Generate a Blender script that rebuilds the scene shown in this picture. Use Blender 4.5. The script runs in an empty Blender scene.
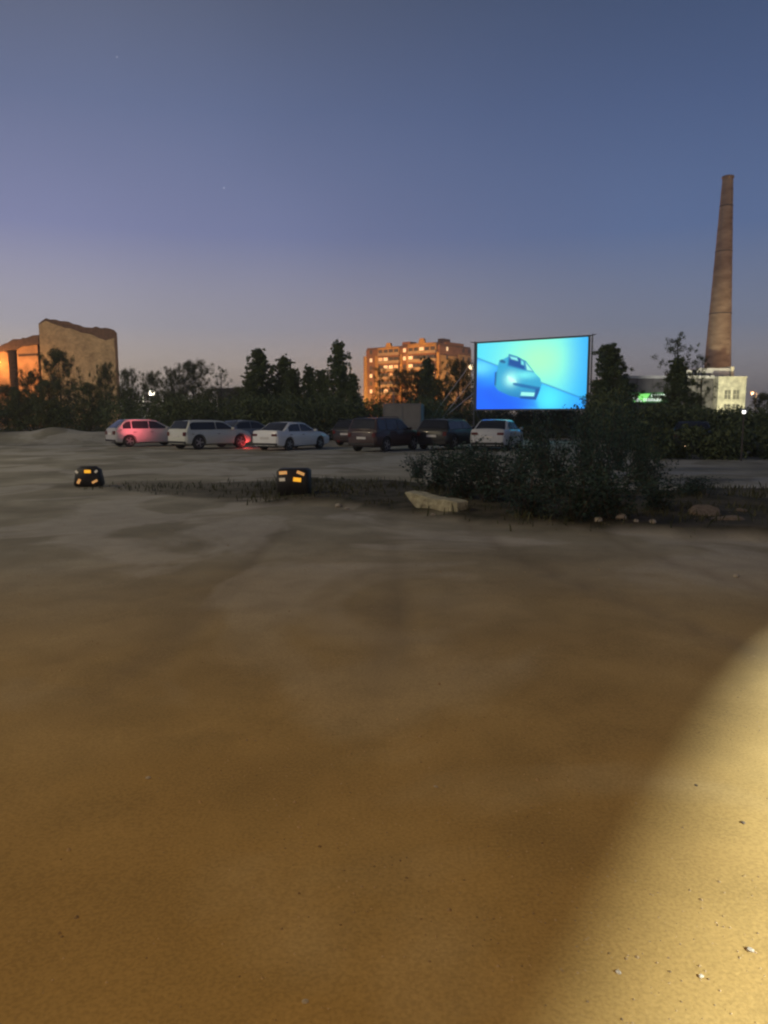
import bpy, math, random
import numpy as np
from mathutils import Vector, Matrix
R = math.radians
S = bpy.context.scene
COL = S.collection

# ------------------------------------------------------------------ camera
F_PX, PITCH, CAM_H = 753.0, R(7.3), 1.6
cd = bpy.data.cameras.new('camera')
cam = bpy.data.objects.new('camera', cd); COL.objects.link(cam)
cam.location = (0, 0, CAM_H); cam.rotation_euler = (R(90) - PITCH, 0, 0)
cd.sensor_fit = 'VERTICAL'; cd.sensor_height = 36; cd.sensor_width = 27
cd.lens = F_PX / 1024 * 36
cd.clip_start = 0.05; cd.clip_end = 6000
S.camera = cam

# ------------------------------------------------------------------ exposure and sampling
S.view_settings.view_transform = 'Standard'
S.view_settings.look = 'None'
S.view_settings.gamma = 1
S.view_settings.exposure = 0
S.view_settings.use_curve_mapping = False
S.render.engine = 'CYCLES'
S.cycles.use_denoising = True
S.cycles.pixel_filter_type = 'GAUSSIAN'
S.cycles.filter_width = 2.5
S.cycles.max_bounces = 5
S.cycles.diffuse_bounces = 2
S.cycles.transparent_max_bounces = 8
S.cycles.caustics_reflective = False
S.cycles.caustics_refractive = False

# ------------------------------------------------------------------ world: dusk sky
W = bpy.data.worlds.new('World'); S.world = W; W.use_nodes = True
nt = W.node_tree; nt.nodes.clear()
def N(t, typ, **kw):
    n = t.nodes.new(typ)
    for k, v in kw.items(): setattr(n, k, v)
    return n
def ramp(n, stops):
    cr = n.color_ramp
    while len(cr.elements) > 1: cr.elements.remove(cr.elements[-1])
    cr.elements[0].position = stops[0][0]; cr.elements[0].color = (*stops[0][1], 1)
    for p, c in stops[1:]:
        e = cr.elements.new(p); e.color = (*c, 1)
def lin(r, g, b):
    return tuple(((v / 255) / 12.92 if v / 255 <= .04045 else ((v / 255 + .055) / 1.055) ** 2.4) for v in (r, g, b))
tc = N(nt, 'ShaderNodeTexCoord'); sep = N(nt, 'ShaderNodeSeparateXYZ')
nt.links.new(tc.outputs['Generated'], sep.inputs[0])
rL, rR = N(nt, 'ShaderNodeValToRGB'), N(nt, 'ShaderNodeValToRGB')
ramp(rL, [(0, lin(250, 222, 186)), (.05, lin(226, 206, 184)), (.11, lin(180, 175, 182)), (.22, lin(132, 136, 172)), (.35, lin(104, 114, 146)), (.48, lin(90, 96, 114)), (1, lin(34, 36, 46))])
ramp(rR, [(0, lin(176, 164, 150)), (.05, lin(156, 150, 150)), (.11, lin(122, 130, 150)), (.22, lin(87, 107, 146)), (.35, lin(73, 91, 128)), (.48, lin(57, 73, 103)), (1, lin(26, 30, 42))])
nt.links.new(sep.outputs['Z'], rL.inputs[0]); nt.links.new(sep.outputs['Z'], rR.inputs[0])
mr = N(nt, 'ShaderNodeMapRange', interpolation_type='SMOOTHSTEP'); mr.inputs[1].default_value = -.60; mr.inputs[2].default_value = .42
nt.links.new(sep.outputs['X'], mr.inputs[0])
mx = N(nt, 'ShaderNodeMix', data_type='RGBA')
nt.links.new(mr.outputs[0], mx.inputs[0]); nt.links.new(rL.outputs[0], mx.inputs[6]); nt.links.new(rR.outputs[0], mx.inputs[7])
# faint unevenness of the evening sky
nz = N(nt, 'ShaderNodeTexNoise'); nz.inputs['Scale'].default_value = 2.2; nz.inputs['Detail'].default_value = 2
nt.links.new(tc.outputs['Generated'], nz.inputs[0])
nm = N(nt, 'ShaderNodeMapRange'); nm.inputs[1].default_value = .3; nm.inputs[2].default_value = .7; nm.inputs[3].default_value = .94; nm.inputs[4].default_value = 1.06
nt.links.new(nz.outputs[0], nm.inputs[0])
vm = N(nt, 'ShaderNodeVectorMath', operation='SCALE')
nt.links.new(mx.outputs[2], vm.inputs[0]); nt.links.new(nm.outputs[0], vm.inputs['Scale'])
last = vm.outputs[0]

def ray(px, py):
    sp, cp = math.sin(PITCH), math.cos(PITCH)
    u, v = (px - 384) / F_PX, (512 - py) / F_PX
    return Vector((u, cp + v * sp, -sp + v * cp))
def at(px, py, Y):                       # the point at forward distance Y seen at that pixel
    d = ray(px, py); return Vector((0, 0, CAM_H)) + d * (Y / d.y)
def onground(px, py, z=0):
    d = ray(px, py); return Vector((0, 0, CAM_H)) + d * ((z - CAM_H) / d.z)
def X_at(px, Y): return at(px, 415.5, Y).x
def Z_at(py, Y): return at(384, py, Y).z

for (px, py, b) in ((117, 57, .16), (224, 188, .28), (352, 117, .05), (648, 96, .04)):   # stars
    d = ray(px, py).normalized()
    ds = N(nt, 'ShaderNodeVectorMath', operation='DISTANCE'); ds.inputs[1].default_value = d
    nt.links.new(tc.outputs['Generated'], ds.inputs[0])
    lt = N(nt, 'ShaderNodeMath', operation='LESS_THAN'); lt.inputs[1].default_value = .0009
    nt.links.new(ds.outputs['Value'], lt.inputs[0])
    ml = N(nt, 'ShaderNodeMath', operation='MULTIPLY'); ml.inputs[1].default_value = b
    nt.links.new(lt.outputs[0], ml.inputs[0])
    ad = N(nt, 'ShaderNodeVectorMath', operation='ADD')
    nt.links.new(last, ad.inputs[0]); nt.links.new(ml.outputs[0], ad.inputs[1]); last = ad.outputs[0]
bg = N(nt, 'ShaderNodeBackground'); bg.inputs[1].default_value = 1.09
wo = N(nt, 'ShaderNodeOutputWorld')
nt.links.new(last, bg.inputs[0]); nt.links.new(bg.outputs[0], wo.inputs[0])

# ------------------------------------------------------------------ lamps of the place
def point(name, loc, energy, color, radius=.15):
    l = bpy.data.lights.new(name, 'POINT'); l.energy = energy; l.color = color; l.shadow_soft_size = radius
    o = bpy.data.objects.new(name, l); COL.objects.link(o); o.location = loc; return o
def spot(name, loc, target, energy, color, size, blend=.3, radius=.15):
    l = bpy.data.lights.new(name, 'SPOT'); l.energy = energy; l.color = color; l.shadow_soft_size = radius
    l.spot_size = R(size); l.spot_blend = blend
    o = bpy.data.objects.new(name, l); COL.objects.link(o); o.location = loc
    o.rotation_euler = (Vector(target) - Vector(loc)).to_track_quat('-Z', 'Y').to_euler(); return o
# yard lamp behind and right of the photographer: the pale yellow wedge of light
spot('yard_light', (26.6, -13.1, 16), (26.6, -13.1, 0), 198000, (.98, 1, .93), 123.78, .0012, .14)
# sodium street lamp behind the photographer
point('sodium_and_fill_light', (-1.0, -4.5, 6.2), 1200, (1, .50, .010), .3)
point('sodium_and_fill_light', (-34, 16, 20), 15500, (1, .82, .52), 1.0)  # added warm fill out of view at left, lifts trees and lot

# ------------------------------------------------------------------ materials
MATS = {}
def mat(name, color, rough=.8, metal=0, noise=0, nscale=5, bump=0, bscale=30, emit=None, estr=1, spec=.5, coat=0):
    m = bpy.data.materials.new(name); m.use_nodes = True; t = m.node_tree; b = t.nodes['Principled BSDF']
    b.inputs['Base Color'].default_value = (*color, 1); b.inputs['Roughness'].default_value = rough
    b.inputs['Metallic'].default_value = metal; b.inputs['Specular IOR Level'].default_value = spec
    b.inputs['Coat Weight'].default_value = coat
    if emit:
        b.inputs['Emission Color'].default_value = (*emit, 1); b.inputs['Emission Strength'].default_value = estr
    if noise or bump:
        c = N(t, 'ShaderNodeTexCoord')
        n = N(t, 'ShaderNodeTexNoise'); n.inputs['Scale'].default_value = nscale; n.inputs['Detail'].default_value = 6
        t.links.new(c.outputs['Object'], n.inputs[0])
        r = N(t, 'ShaderNodeValToRGB')
        ramp(r, [(.3, tuple(v * (1 - noise) for v in color)), (.7, tuple(min(1, v * (1 + noise)) for v in color))])
        t.links.new(n.outputs[0], r.inputs[0]); t.links.new(r.outputs[0], b.inputs['Base Color'])
        if bump:
            n2 = N(t, 'ShaderNodeTexNoise'); n2.inputs['Scale'].default_value = bscale; n2.inputs['Detail'].default_value = 8
            t.links.new(c.outputs['Object'], n2.inputs[0])
            bp = N(t, 'ShaderNodeBump'); bp.inputs['Strength'].default_value = bump; bp.inputs['Distance'].default_value = .05
            t.links.new(n2.outputs[0], bp.inputs['Height']); t.links.new(bp.outputs[0], b.inputs['Normal'])
    MATS[name] = m; return m
def leafmat(name, c1, c2, rough=.65):
    m = bpy.data.materials.new(name); m.use_nodes = True; t = m.node_tree; b = t.nodes['Principled BSDF']
    g = N(t, 'ShaderNodeNewGeometry'); r = N(t, 'ShaderNodeValToRGB'); ramp(r, [(0, c1), (1, c2)])
    t.links.new(g.outputs['Random Per Island'], r.inputs[0]); t.links.new(r.outputs[0], b.inputs['Base Color'])
    b.inputs['Roughness'].default_value = rough; b.inputs['Specular IOR Level'].default_value = .25
    MATS[name] = m; return m

# ------------------------------------------------------------------ mesh helpers
def mesh_obj(name, verts, faces, m, parent=None, smooth=False, sharp=None):
    me = bpy.data.meshes.new(name)
    me.from_pydata([tuple(v) for v in verts], [], faces); me.update()
    if m is not None: me.materials.append(m)
    if smooth:
        me.polygons.foreach_set('use_smooth', [True] * len(me.polygons))
        if sharp is not None: me.set_sharp_from_angle(angle=R(sharp))
    o = bpy.data.objects.new(name, me); COL.objects.link(o)
    if parent is not None: o.parent = parent
    return o
def empty(name, loc=(0, 0, 0), rz=0):
    o = bpy.data.objects.new(name, None); COL.objects.link(o); o.location = loc; o.rotation_euler = (0, 0, rz)
    o.empty_display_size = .3; return o
def tag(o, label=None, cat=None, group=None, kind=None):
    if label: o['label'] = label
    if cat: o['category'] = cat
    if group: o['group'] = group
    if kind: o['kind'] = kind
    return o
class MB:
    def __init__(s): s.v = []; s.f = []
    def add(s, vs, fs):
        k = len(s.v); s.v += [Vector(v) for v in vs]; s.f += [tuple(i + k for i in f) for f in fs]; return s
    def box(s, x0, x1, y0, y1, z0, z1, taper=0, bev=0):
        if bev:
            vs = []; fs = []
            b = bev
            prof = [(z0, b), (z0 + b, 0), (z1 - b, 0), (z1, b)]
            for z, i in prof:
                tt = taper * (z - z0) / (z1 - z0)
                a0, a1, c0, c1 = x0 + i + tt, x1 - i - tt, y0 + i + tt, y1 - i - tt
                q = b * .7
                vs += [(a0 + q, c0, z), (a1 - q, c0, z), (a1, c0 + q, z), (a1, c1 - q, z), (a1 - q, c1, z), (a0 + q, c1, z), (a0, c1 - q, z), (a0, c0 + q, z)]
            for r in range(3):
                for j in range(8):
                    a, c = r * 8 + j, r * 8 + (j + 1) % 8
                    fs.append((a, c, c + 8, a + 8))
            fs.append(tuple(range(7, -1, -1))); fs.append(tuple(range(24, 32)))
            return s.add(vs, fs)
        t = taper
        vs = [(x0, y0, z0), (x1, y0, z0), (x1, y1, z0), (x0, y1, z0), (x0 + t, y0 + t, z1), (x1 - t, y0 + t, z1), (x1 - t, y1 - t, z1), (x0 + t, y1 - t, z1)]
        return s.add(vs, [(3, 2, 1, 0), (4, 5, 6, 7), (0, 1, 5, 4), (1, 2, 6, 5), (2, 3, 7, 6), (3, 0, 4, 7)])
    def tube(s, pts, rads, n=8, cap=True):
        pts = [Vector(p) for p in pts]; vs = []
        for i, p in enumerate(pts):
            d = (pts[min(i + 1, len(pts) - 1)] - pts[max(i - 1, 0)]).normalized()
            a = d.orthogonal().normalized(); b = d.cross(a)
            if i and a.dot(pa) < .2:
                a = (pa - d * pa.dot(d)).normalized(); b = d.cross(a)
            elif i: a = (pa - d * pa.dot(d)).normalized(); b = d.cross(a)
            pa = a
            for k in range(n):
                t = 2 * math.pi * k / n
                vs.append(p + (a * math.cos(t) + b * math.sin(t)) * rads[i])
        fs = []
        for i in range(len(pts) - 1):
            for k in range(n):
                q = (k + 1) % n; fs.append((i * n + k, i * n + q, i * n + n + q, i * n + n + k))
        if cap: fs.append(tuple(range(n - 1, -1, -1))); fs.append(tuple(range((len(pts) - 1) * n, len(pts) * n)))
        return s.add(vs, fs)
    def lathe(s, prof, n=16, axis='z', c=(0, 0, 0)):
        vs = []
        for r_, h in prof:
            for k in range(n):
                t = 2 * math.pi * k / n; a, b = r_ * math.cos(t), r_ * math.sin(t)
                vs.append({'z': (c[0] + a, c[1] + b, c[2] + h), 'y': (c[0] + a, c[1] + h, c[2] + b)}[axis])
        fs = []
        for i in range(len(prof) - 1):
            for k in range(n):
                q = (k + 1) % n; fs.append((i * n + k, i * n + q, i * n + n + q, i * n + n + k))
        fs.append(tuple(range(n - 1, -1, -1))); fs.append(tuple(range((len(prof) - 1) * n, len(prof) * n)))
        return s.add(vs, fs)
    def prism(s, poly, y0, y1):            # polygon in x,z extruded along y
        n = len(poly)
        vs = [(x, y0, z) for x, z in poly] + [(x, y1, z) for x, z in poly]
        fs = [tuple(range(n)), tuple(range(2 * n - 1, n - 1, -1))] + [(i, i + n, (i + 1) % n + n, (i + 1) % n) for i in range(n)]
        return s.add(vs, fs)
    def build(s, name, m, parent=None, smooth=False, sharp=None):
        return mesh_obj(name, s.v, s.f, m, parent, smooth, sharp)

# value noise for shaping terrain
rg = np.random.RandomState(3); NT = rg.rand(256, 256)
def vnoise(x, y):
    x = np.asarray(x, float); y = np.asarray(y, float)
    xi = np.floor(x).astype(int); yi = np.floor(y).astype(int); fx = x - xi; fy = y - yi
    fx = fx * fx * (3 - 2 * fx); fy = fy * fy * (3 - 2 * fy)
    g = lambda a, b: NT[a % 256, b % 256]
    return (g(xi, yi) * (1 - fx) + g(xi + 1, yi) * fx) * (1 - fy) + (g(xi, yi + 1) * (1 - fx) + g(xi + 1, yi + 1) * fx) * fy
def sstep(a, b, x):
    t = np.clip((np.asarray(x, float) - a) / (b - a), 0, 1); return t * t * (3 - 2 * t)

# the near edge of the weedy verge between yard and car park
def verge_near(X): return np.interp(X, [-30, -8, -3.7, 0, 2.0, 3.4, 5, 9, 30], [19, 17, 14.2, 12.2, 10.3, 9.8, 9.2, 8.9, 8])
def verge_mask(X, Y):
    e = verge_near(X) + (vnoise(X * .9, Y * .9) - .5) * 1.0 + (vnoise(X * 3, Y * 3) - .5) * .5
    far = np.interp(X, [-30, -4, 0, 2, 6, 9, 30], [19.4, 19.5, 18.5, 17.5, 16, 16, 15]) + (vnoise(X * .7 + 9, Y * .7) - .5) * 2.5
    side = np.interp(X, [-30, -9, -5, -2, 30], [.0, .15, .55, 1, 1])
    return sstep(0, .6, Y - e) * sstep(0, 1.5, far - Y) * side
def rut_mask(X, Y):
    m = 0 * (X + Y)
    for (x0, k, q) in ((-1.75, .06, 3.1), (-.15, .06, 3.1), (2.3, -.22, 1.7), (3.9, -.22, 1.7)):
        c = x0 + k * (Y - 6) + .25 * np.sin(Y / q)
        m = np.maximum(m, np.exp(-((X - c) / .11) ** 2) * (.35 + .65 * vnoise(X * .7 + x0, Y * .8)))
    return m * sstep(3.2, 5.5, Y) * sstep(14, 11, Y)
def ground_z(X, Y):
    X = np.asarray(X, float); Y = np.asarray(Y, float)
    m = verge_mask(X, Y)
    z = m * (.05 + .10 * vnoise(X * .8, Y * .8)) * sstep(-5, 0, X)
    z = z + (vnoise(X * .45, Y * .45) - .5) * .03 * sstep(1.2, 5, Y) + (vnoise(X * 2.1, Y * 2.1) - .5) * .010 + (vnoise(X * 6.1, Y * 6.1) - .5) * .004 
    z = z - .014 * rut_mask(X, Y)
    # gravel bank at the far left edge of the car park
    b = np.exp(-((Y - 47 - (vnoise(X * .12, 3) - .5) * 4) / 2.4) ** 2) * sstep(-13, -18, X)
    z = z + b * (.55 + .35 * vnoise(X * .5, Y * .5))
    return z

# ------------------------------------------------------------------ ground
def build_ground():
    xs = np.concatenate([-np.geomspace(1400, 26, 26), np.arange(-25, 25.01, .16), np.geomspace(26, 1400, 26)])
    ys = np.concatenate([-np.geomspace(300, 4, 16), np.arange(-3, 1, .5), np.arange(1, 26, .12), np.arange(26, 56, .4), np.geomspace(56.5, 1900, 30)])
    X, Y = np.meshgrid(xs, ys); Z = ground_z(X, Y)
    nx, ny = len(xs), len(ys)
    verts = np.stack([X.ravel(), Y.ravel(), Z.ravel()], 1)
    i = np.arange(nx * ny).reshape(ny, nx)
    faces = np.stack([i[:-1, :-1].ravel(), i[:-1, 1:].ravel(), i[1:, 1:].ravel(), i[1:, :-1].ravel()], 1)
    me = bpy.data.meshes.new('ground')
    me.vertices.add(len(verts)); me.vertices.foreach_set('co', verts.ravel())
    me.loops.add(faces.size); me.loops.foreach_set('vertex_index', faces.ravel().astype(np.int32))
    me.polygons.add(len(faces)); me.polygons.foreach_set('loop_start', np.arange(0, faces.size, 4, dtype=np.int32))
    me.update(calc_edges=True); me.validate()
    me.polygons.foreach_set('use_smooth', [True] * len(me.polygons))
    a = me.attributes.new('verge', 'FLOAT', 'POINT'); a.data.foreach_set('value', verge_mask(X, Y).ravel().astype(np.float32))
    a = me.attributes.new('rut', 'FLOAT', 'POINT'); a.data.foreach_set('value', rut_mask(X, Y).ravel().astype(np.float32))
    lot = sstep(14, 22, Y) * sstep(70, 56, Y)
    a = me.attributes.new('lot', 'FLOAT', 'POINT'); a.data.foreach_set('value', lot.ravel().astype(np.float32))
    m = bpy.data.materials.new('packed_dirt'); m.use_nodes = True; t = m.node_tree; b = t.nodes['Principled BSDF']
    L = t.links.new
    c = N(t, 'ShaderNodeTexCoord')
    def noise(scale, detail=6, sc=(1, 1, 1), dist=0):
        mp = N(t, 'ShaderNodeMapping'); mp.inputs['Scale'].default_value = sc; L(c.outputs['Object'], mp.inputs[0])
        n = N(t, 'ShaderNodeTexNoise'); n.inputs['Scale'].default_value = scale; n.inputs['Detail'].default_value = detail
        n.inputs['Distortion'].default_value = dist; L(mp.outputs[0], n.inputs[0]); return n.outputs[0]
    def rmp(src, stops): r = N(t, 'ShaderNodeValToRGB'); ramp(r, stops); L(src, r.inputs[0]); return r.outputs[0]
    def mix(f, A, B, bt='MIX'):
        x = N(t, 'ShaderNodeMix', data_type='RGBA', blend_type=bt)
        if isinstance(f, float): x.inputs[0].default_value = f
        else: L(f, x.inputs[0])
        for k, v in ((6, A), (7, B)):
            if isinstance(v, tuple): x.inputs[k].default_value = (*v, 1)
            else: L(v, x.inputs[k])
        return x.outputs[2]
    soil = rmp(noise(.7, 7), [(.3, (.29, .20, .068)), (.5, (.345, .243, .085)), (.7, (.40, .29, .11))])
    gravel = rmp(noise(.5, 8, (1, .9, 1)), [(.3, (.185, .172, .125)), (.5, (.27, .255, .19)), (.66, (.37, .35, .27))])
    # silty pale patches dried out of puddles, dragged along the way vehicles drive
    patch = rmp(noise(.38, 5, (1, .75, 1), .8), [(.5, (0, 0, 0)), (.56, (1, 1, 1))])
    dist = N(t, 'ShaderNodeSeparateXYZ'); L(c.outputs['Object'], dist.inputs[0])
    nearfar = N(t, 'ShaderNodeMapRange', interpolation_type='SMOOTHSTEP'); nearfar.inputs[1].default_value = 2.0; nearfar.inputs[2].default_value = 10.5
    nn = N(t, 'ShaderNodeMath', operation='MULTIPLY_ADD'); nn.inputs[1].default_value = 3.0
    L(noise(.3, 5), nn.inputs[0]); L(dist.outputs['Y'], nn.inputs[2]); 
    n2 = N(t, 'ShaderNodeMath', operation='SUBTRACT'); n2.inputs[1].default_value = 1.5; L(nn.outputs[0], n2.inputs[0]); L(n2.outputs[0], nearfar.inputs[0])
    silt = mix(nearfar.outputs[0], (.40, .315, .15), (.46, .44, .38))
    base = mix(nearfar.outputs[0], soil, gravel)
    f = N(t, 'ShaderNodeMath', operation='MULTIPLY'); f.inputs[1].default_value = .55; L(patch, f.inputs[0])
    base = mix(f.outputs[0], base, silt)
    # dark damp blotches
    damp = rmp(noise(.8, 6, (1, .8, 1), .5), [(.58, (1, 1, 1)), (.72, (.74, .72, .70))])
    base = mix(.4, base, damp, 'MULTIPLY')
    grit = rmp(noise(75, 3), [(.36, (.80, .80, .80)), (.5, (1, 1, 1)), (.66, (1.2, 1.2, 1.2))])
    base = mix(.6, base, grit, 'MULTIPLY')
    mott = rmp(noise(2.6, 7, (1, .9, 1), .5), [(.36, (.84, .85, .86)), (.5, (1, 1, 1)), (.64, (1.12, 1.11, 1.10))])
    base = mix(.5, base, mott, 'MULTIPLY')
    vg = N(t, 'ShaderNodeAttribute', attribute_name='verge')
    rt = N(t, 'ShaderNodeAttribute', attribute_name='rut'); rf_ = N(t, 'ShaderNodeMath', operation='MULTIPLY'); rf_.inputs[1].default_value = .55; L(rt.outputs['Fac'], rf_.inputs[0])
    base = mix(rf_.outputs[0], base, (.15, .125, .085))
    weed = rmp(noise(2.5, 6), [(.35, (.028, .030, .016)), (.65, (.085, .075, .05))])
    base = mix(vg.outputs['Fac'], base, weed)
    L(base, b.inputs['Base Color']); b.inputs['Roughness'].default_value = .93; b.inputs['Specular IOR Level'].default_value = .2
    bp = N(t, 'ShaderNodeBump'); bp.inputs['Strength'].default_value = .3; bp.inputs['Distance'].default_value = .006
    L(noise(60, 6), bp.inputs['Height'])
    bp2 = N(t, 'ShaderNodeBump'); bp2.inputs['Strength'].default_value = .08; bp2.inputs['Distance'].default_value = .05
    L(noise(2.6, 5, (1, 1, 1), .6), bp2.inputs['Height']); L(bp2.outputs[0], bp.inputs['Normal'])
    L(bp.outputs[0], b.inputs['Normal'])
    me.materials.append(m)
    o = bpy.data.objects.new('ground', me); COL.objects.link(o); tag(o, kind='structure')
build_ground()
def gz(x, y): return float(ground_z(x, y))

# ------------------------------------------------------------------ shared materials
brick_dark = mat('dark_brick', (.10, .062, .042), .9, noise=.35, nscale=3, bump=.6, bscale=9)
plaster = None
concrete = mat('concrete', (.30, .29, .24), .9, noise=.3, nscale=9, bump=.5, bscale=25)
rustm = mat('sooty_steel', (.06, .05, .045), .7)
glass_dark = mat('dark_window_glass', (.02, .022, .026), .12, spec=.6)
steel = mat('galvanised_steel', (.16, .17, .18), .5, .6)
bark = mat('bark', (.05, .042, .032), .9, noise=.3, nscale=9)
leaf_a = leafmat('leaf_dark_green', (.050, .074, .032), (.110, .135, .058))
leaf_b = leafmat('leaf_mid_green', (.075, .105, .045), (.14, .18, .078))
leaf_c = leafmat('leaf_olive', (.068, .084, .032), (.135, .148, .058))
leaf_d = leafmat('leaf_bramble', (.014, .034, .027), (.040, .074, .058), .9)  # teal light of the screen is mixed into this leaf colour

# ------------------------------------------------------------------ ruined building, left
def ruin():
    D = 112.0
    root = empty('ruined_building', (X_at(82, D), D, 0), R(22))
    tag(root, 'roofless ruined brick building with a tall plastered gable and orange-lit rooms at the left edge', 'ruin')
    k = D / F_PX
    def P(px, py): return ((px - 82) * k * .965, 1.6 + (Z_at(py, D) - 1.6) * (1 + (px - 82) * k * .37 / D))
    pm = bpy.data.materials.new('stained_plaster'); pm.use_nodes = True; t = pm.node_tree; b = t.nodes['Principled BSDF']; L = t.links.new
    c = N(t, 'ShaderNodeTexCoord'); n = N(t, 'ShaderNodeTexNoise'); n.inputs['Scale'].default_value = .45; n.inputs['Detail'].default_value = 8; n.inputs['Roughness'].default_value = .65
    L(c.outputs['Object'], n.inputs[0])
    r = N(t, 'ShaderNodeValToRGB'); ramp(r, [(.3, (.20, .15, .085)), (.5, (.30, .235, .14)), (.68, (.40, .31, .18))]); L(n.outputs[0], r.inputs[0])
    n2 = N(t, 'ShaderNodeTexNoise'); n2.inputs['Scale'].default_value = 2.6; n2.inputs['Detail'].default_value = 8; L(c.outputs['Object'], n2.inputs[0])
    mm = N(t, 'ShaderNodeMix', data_type='RGBA', blend_type='MULTIPLY'); mm.inputs[0].default_value = .8
    r2 = N(t, 'ShaderNodeValToRGB'); ramp(r2, [(.35, (.7, .68, .66)), (.6, (1, 1, 1))]); L(n2.outputs[0], r2.inputs[0])
    L(r.outputs[0], mm.inputs[6]); L(r2.outputs[0], mm.inputs[7]); L(mm.outputs[2], b.inputs['Base Color']); b.inputs['Roughness'].default_value = .95
    bp = N(t, 'ShaderNodeBump'); bp.inputs['Strength'].default_value = .5; bp.inputs['Distance'].default_value = .1; L(n2.outputs[0], bp.inputs['Height']); L(bp.outputs[0], b.inputs['Normal'])
    rnd = random.Random(5)
    def jag(pts, step=.55, amp=.16):
        out = []
        for (x0, z0), (x1, z1) in zip(pts[:-1], pts[1:]):
            n = max(1, int(math.hypot(x1 - x0, z1 - z0) / step))
            for i in range(n): out.append((x0 + (x1 - x0) * i / n + rnd.uniform(-amp, amp) * .3, z0 + (z1 - z0) * i / n + rnd.uniform(-amp, amp)))
        out.append(pts[-1]); return out
    # the tall gable: brick wall behind, plaster skin in front that has fallen off along the top
    top = jag([P(46, 324), P(53, 319), P(70, 320.5), P(78, 323), P(84, 326), P(104, 327.5), P(117, 330.5), P(119.5, 333)])
    w = MB(); w.prism([(P(46, 400)[0], 0)] + top + [(P(120, 400)[0], 0)], 0, .9)
    w.build('brick_wall', brick_dark, root)
    pl = jag([P(46.3, 326), P(53, 322), P(66, 325), P(80, 330.5), P(96, 335), P(108, 339), P(116.5, 339), P(117, 352)], .7, .22)
    s = MB(); s.prism([(P(46.6, 400)[0], 0)] + pl + [(P(116.6, 400)[0], 0)], -.12, -.003); s.build('plaster_facing', pm, root)
    # right end wall running back
    e = MB(); x1 = P(120, 400)[0]
    vs = [(x1 - .9, .903, 0), (x1, .903, 0), (x1 + .1, 9, 0), (x1 - .8, 9, 0)]
    zt = [P(0, 331)[1], P(0, 331)[1], P(0, 333)[1], P(0, 333)[1]]
    e.add(vs + [(v[0], v[1], z) for v, z in zip(vs, zt)], [(3, 2, 1, 0), (4, 5, 6, 7), (0, 1, 5, 4), (1, 2, 6, 5), (2, 3, 7, 6), (3, 0, 4, 7)])
    e.build('end_wall', brick_dark, root)
    # back wall seen only from the side
    bk = MB().prism([(P(46, 0)[0], 0), (P(46, 0)[0], P(0, 336)[1]), (x1 - 1.2, P(0, 334)[1]), (x1 - 1.2, 0)], 9.003, 9.7); bk.build('back_wall', brick_dark, root)
    # left wing, lower, its masonry broken into a slope
    wt = jag([P(-30, 372), P(-12, 362), P(1, 353), P(4, 347), P(10, 344), P(22, 338.5), P(30, 336.5), P(40, 335), P(45.6, 332)], .5, .2)
    body = [(P(-30, 0)[0], 0)] + wt + [(P(45.6, 0)[0], 0)]
    MB().prism(body, 3.4, 4.2).build('wing_back_wall', brick_dark, root)
    orange = mat('orange_plaster', (.42, .23, .11), .9, noise=.35, nscale=.8, bump=.5, bscale=4)
    # front wall of the wing with a doorway-high gap: piers, lintels
    pf = MB(); pf.prism([P(-30, 440), P(-30, 372), P(-12, 364), P(1, 357), P(2, 353), P(13, 351), P(16.5, 353), P(17.5, 440)], .5, 1.1)
    pf.build('wing_pier', orange, root)
    pg = MB(); pg.prism([P(24.5, 440), P(24.5, 348), P(30, 345.5), P(43.5, 343.5), P(44, 440)], 1.2, 1.8)
    pg.build('wing_pier', orange, root)
    bb = MB()
    bb.prism(jag([P(-12, 364.3), P(1, 357.3), P(3, 353.3), P(14, 351.3), P(17, 350), P(24, 349), P(30, 346), P(45, 343.8)], .6, .08) + jag([P(45, 334.5), P(30, 338), P(22, 340), P(10, 346), P(4, 348.5), P(1, 354), P(-12, 363)], .6, .15), .3, 1.95)
    bb.build('broken_brick_cornice', brick_dark, root)
    lt = MB(); lt.prism([P(26, 356), P(26, 354), P(43, 353), P(43, 355)], 1.0, 1.19); lt.build('lintel', brick_dark, root)
    return root, P, D
rr, RP, RD = ruin()
def rw(px, py, dy):                       # a point in front of the ruin's face, world space
    x, z = RP(px, py); c_, s_ = math.cos(R(22)), math.sin(R(22))
    return Vector((rr.location.x + x * c_ - dy * s_, rr.location.y + x * s_ + dy * c_, z))
def ruin_lamp():
    p = rw(8.5, 360, .1)
    o = empty('wall_lamp', p); tag(o, 'small orange lamp glowing on the orange-lit ruin wall at the left edge', 'lamp')
    MB().box(-.18, .18, -.05, .06, -.1, .14).build('housing', rustm, o)
    MB().lathe([(.05, -.12), (.16, -.2), (.16, -.3), (.06, -.38)], 10).build('glowing_globe', mat('sodium_glow', (1, .6, .2), emit=(1, .55, .12), estr=3.2), o)
ruin_lamp()
point('ruin_sodium_light', rw(9, 361, -1.4), 700, (1, .42, .12), .2)
point('ruin_sodium_light', rw(36, 372, -2.2), 650, (1, .42, .12), .2)
spot('ruin_flood', rw(70, 404, -24), rw(84, 345, 0), 11500, (1, .72, .46), 70, .6, .4)

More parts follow.
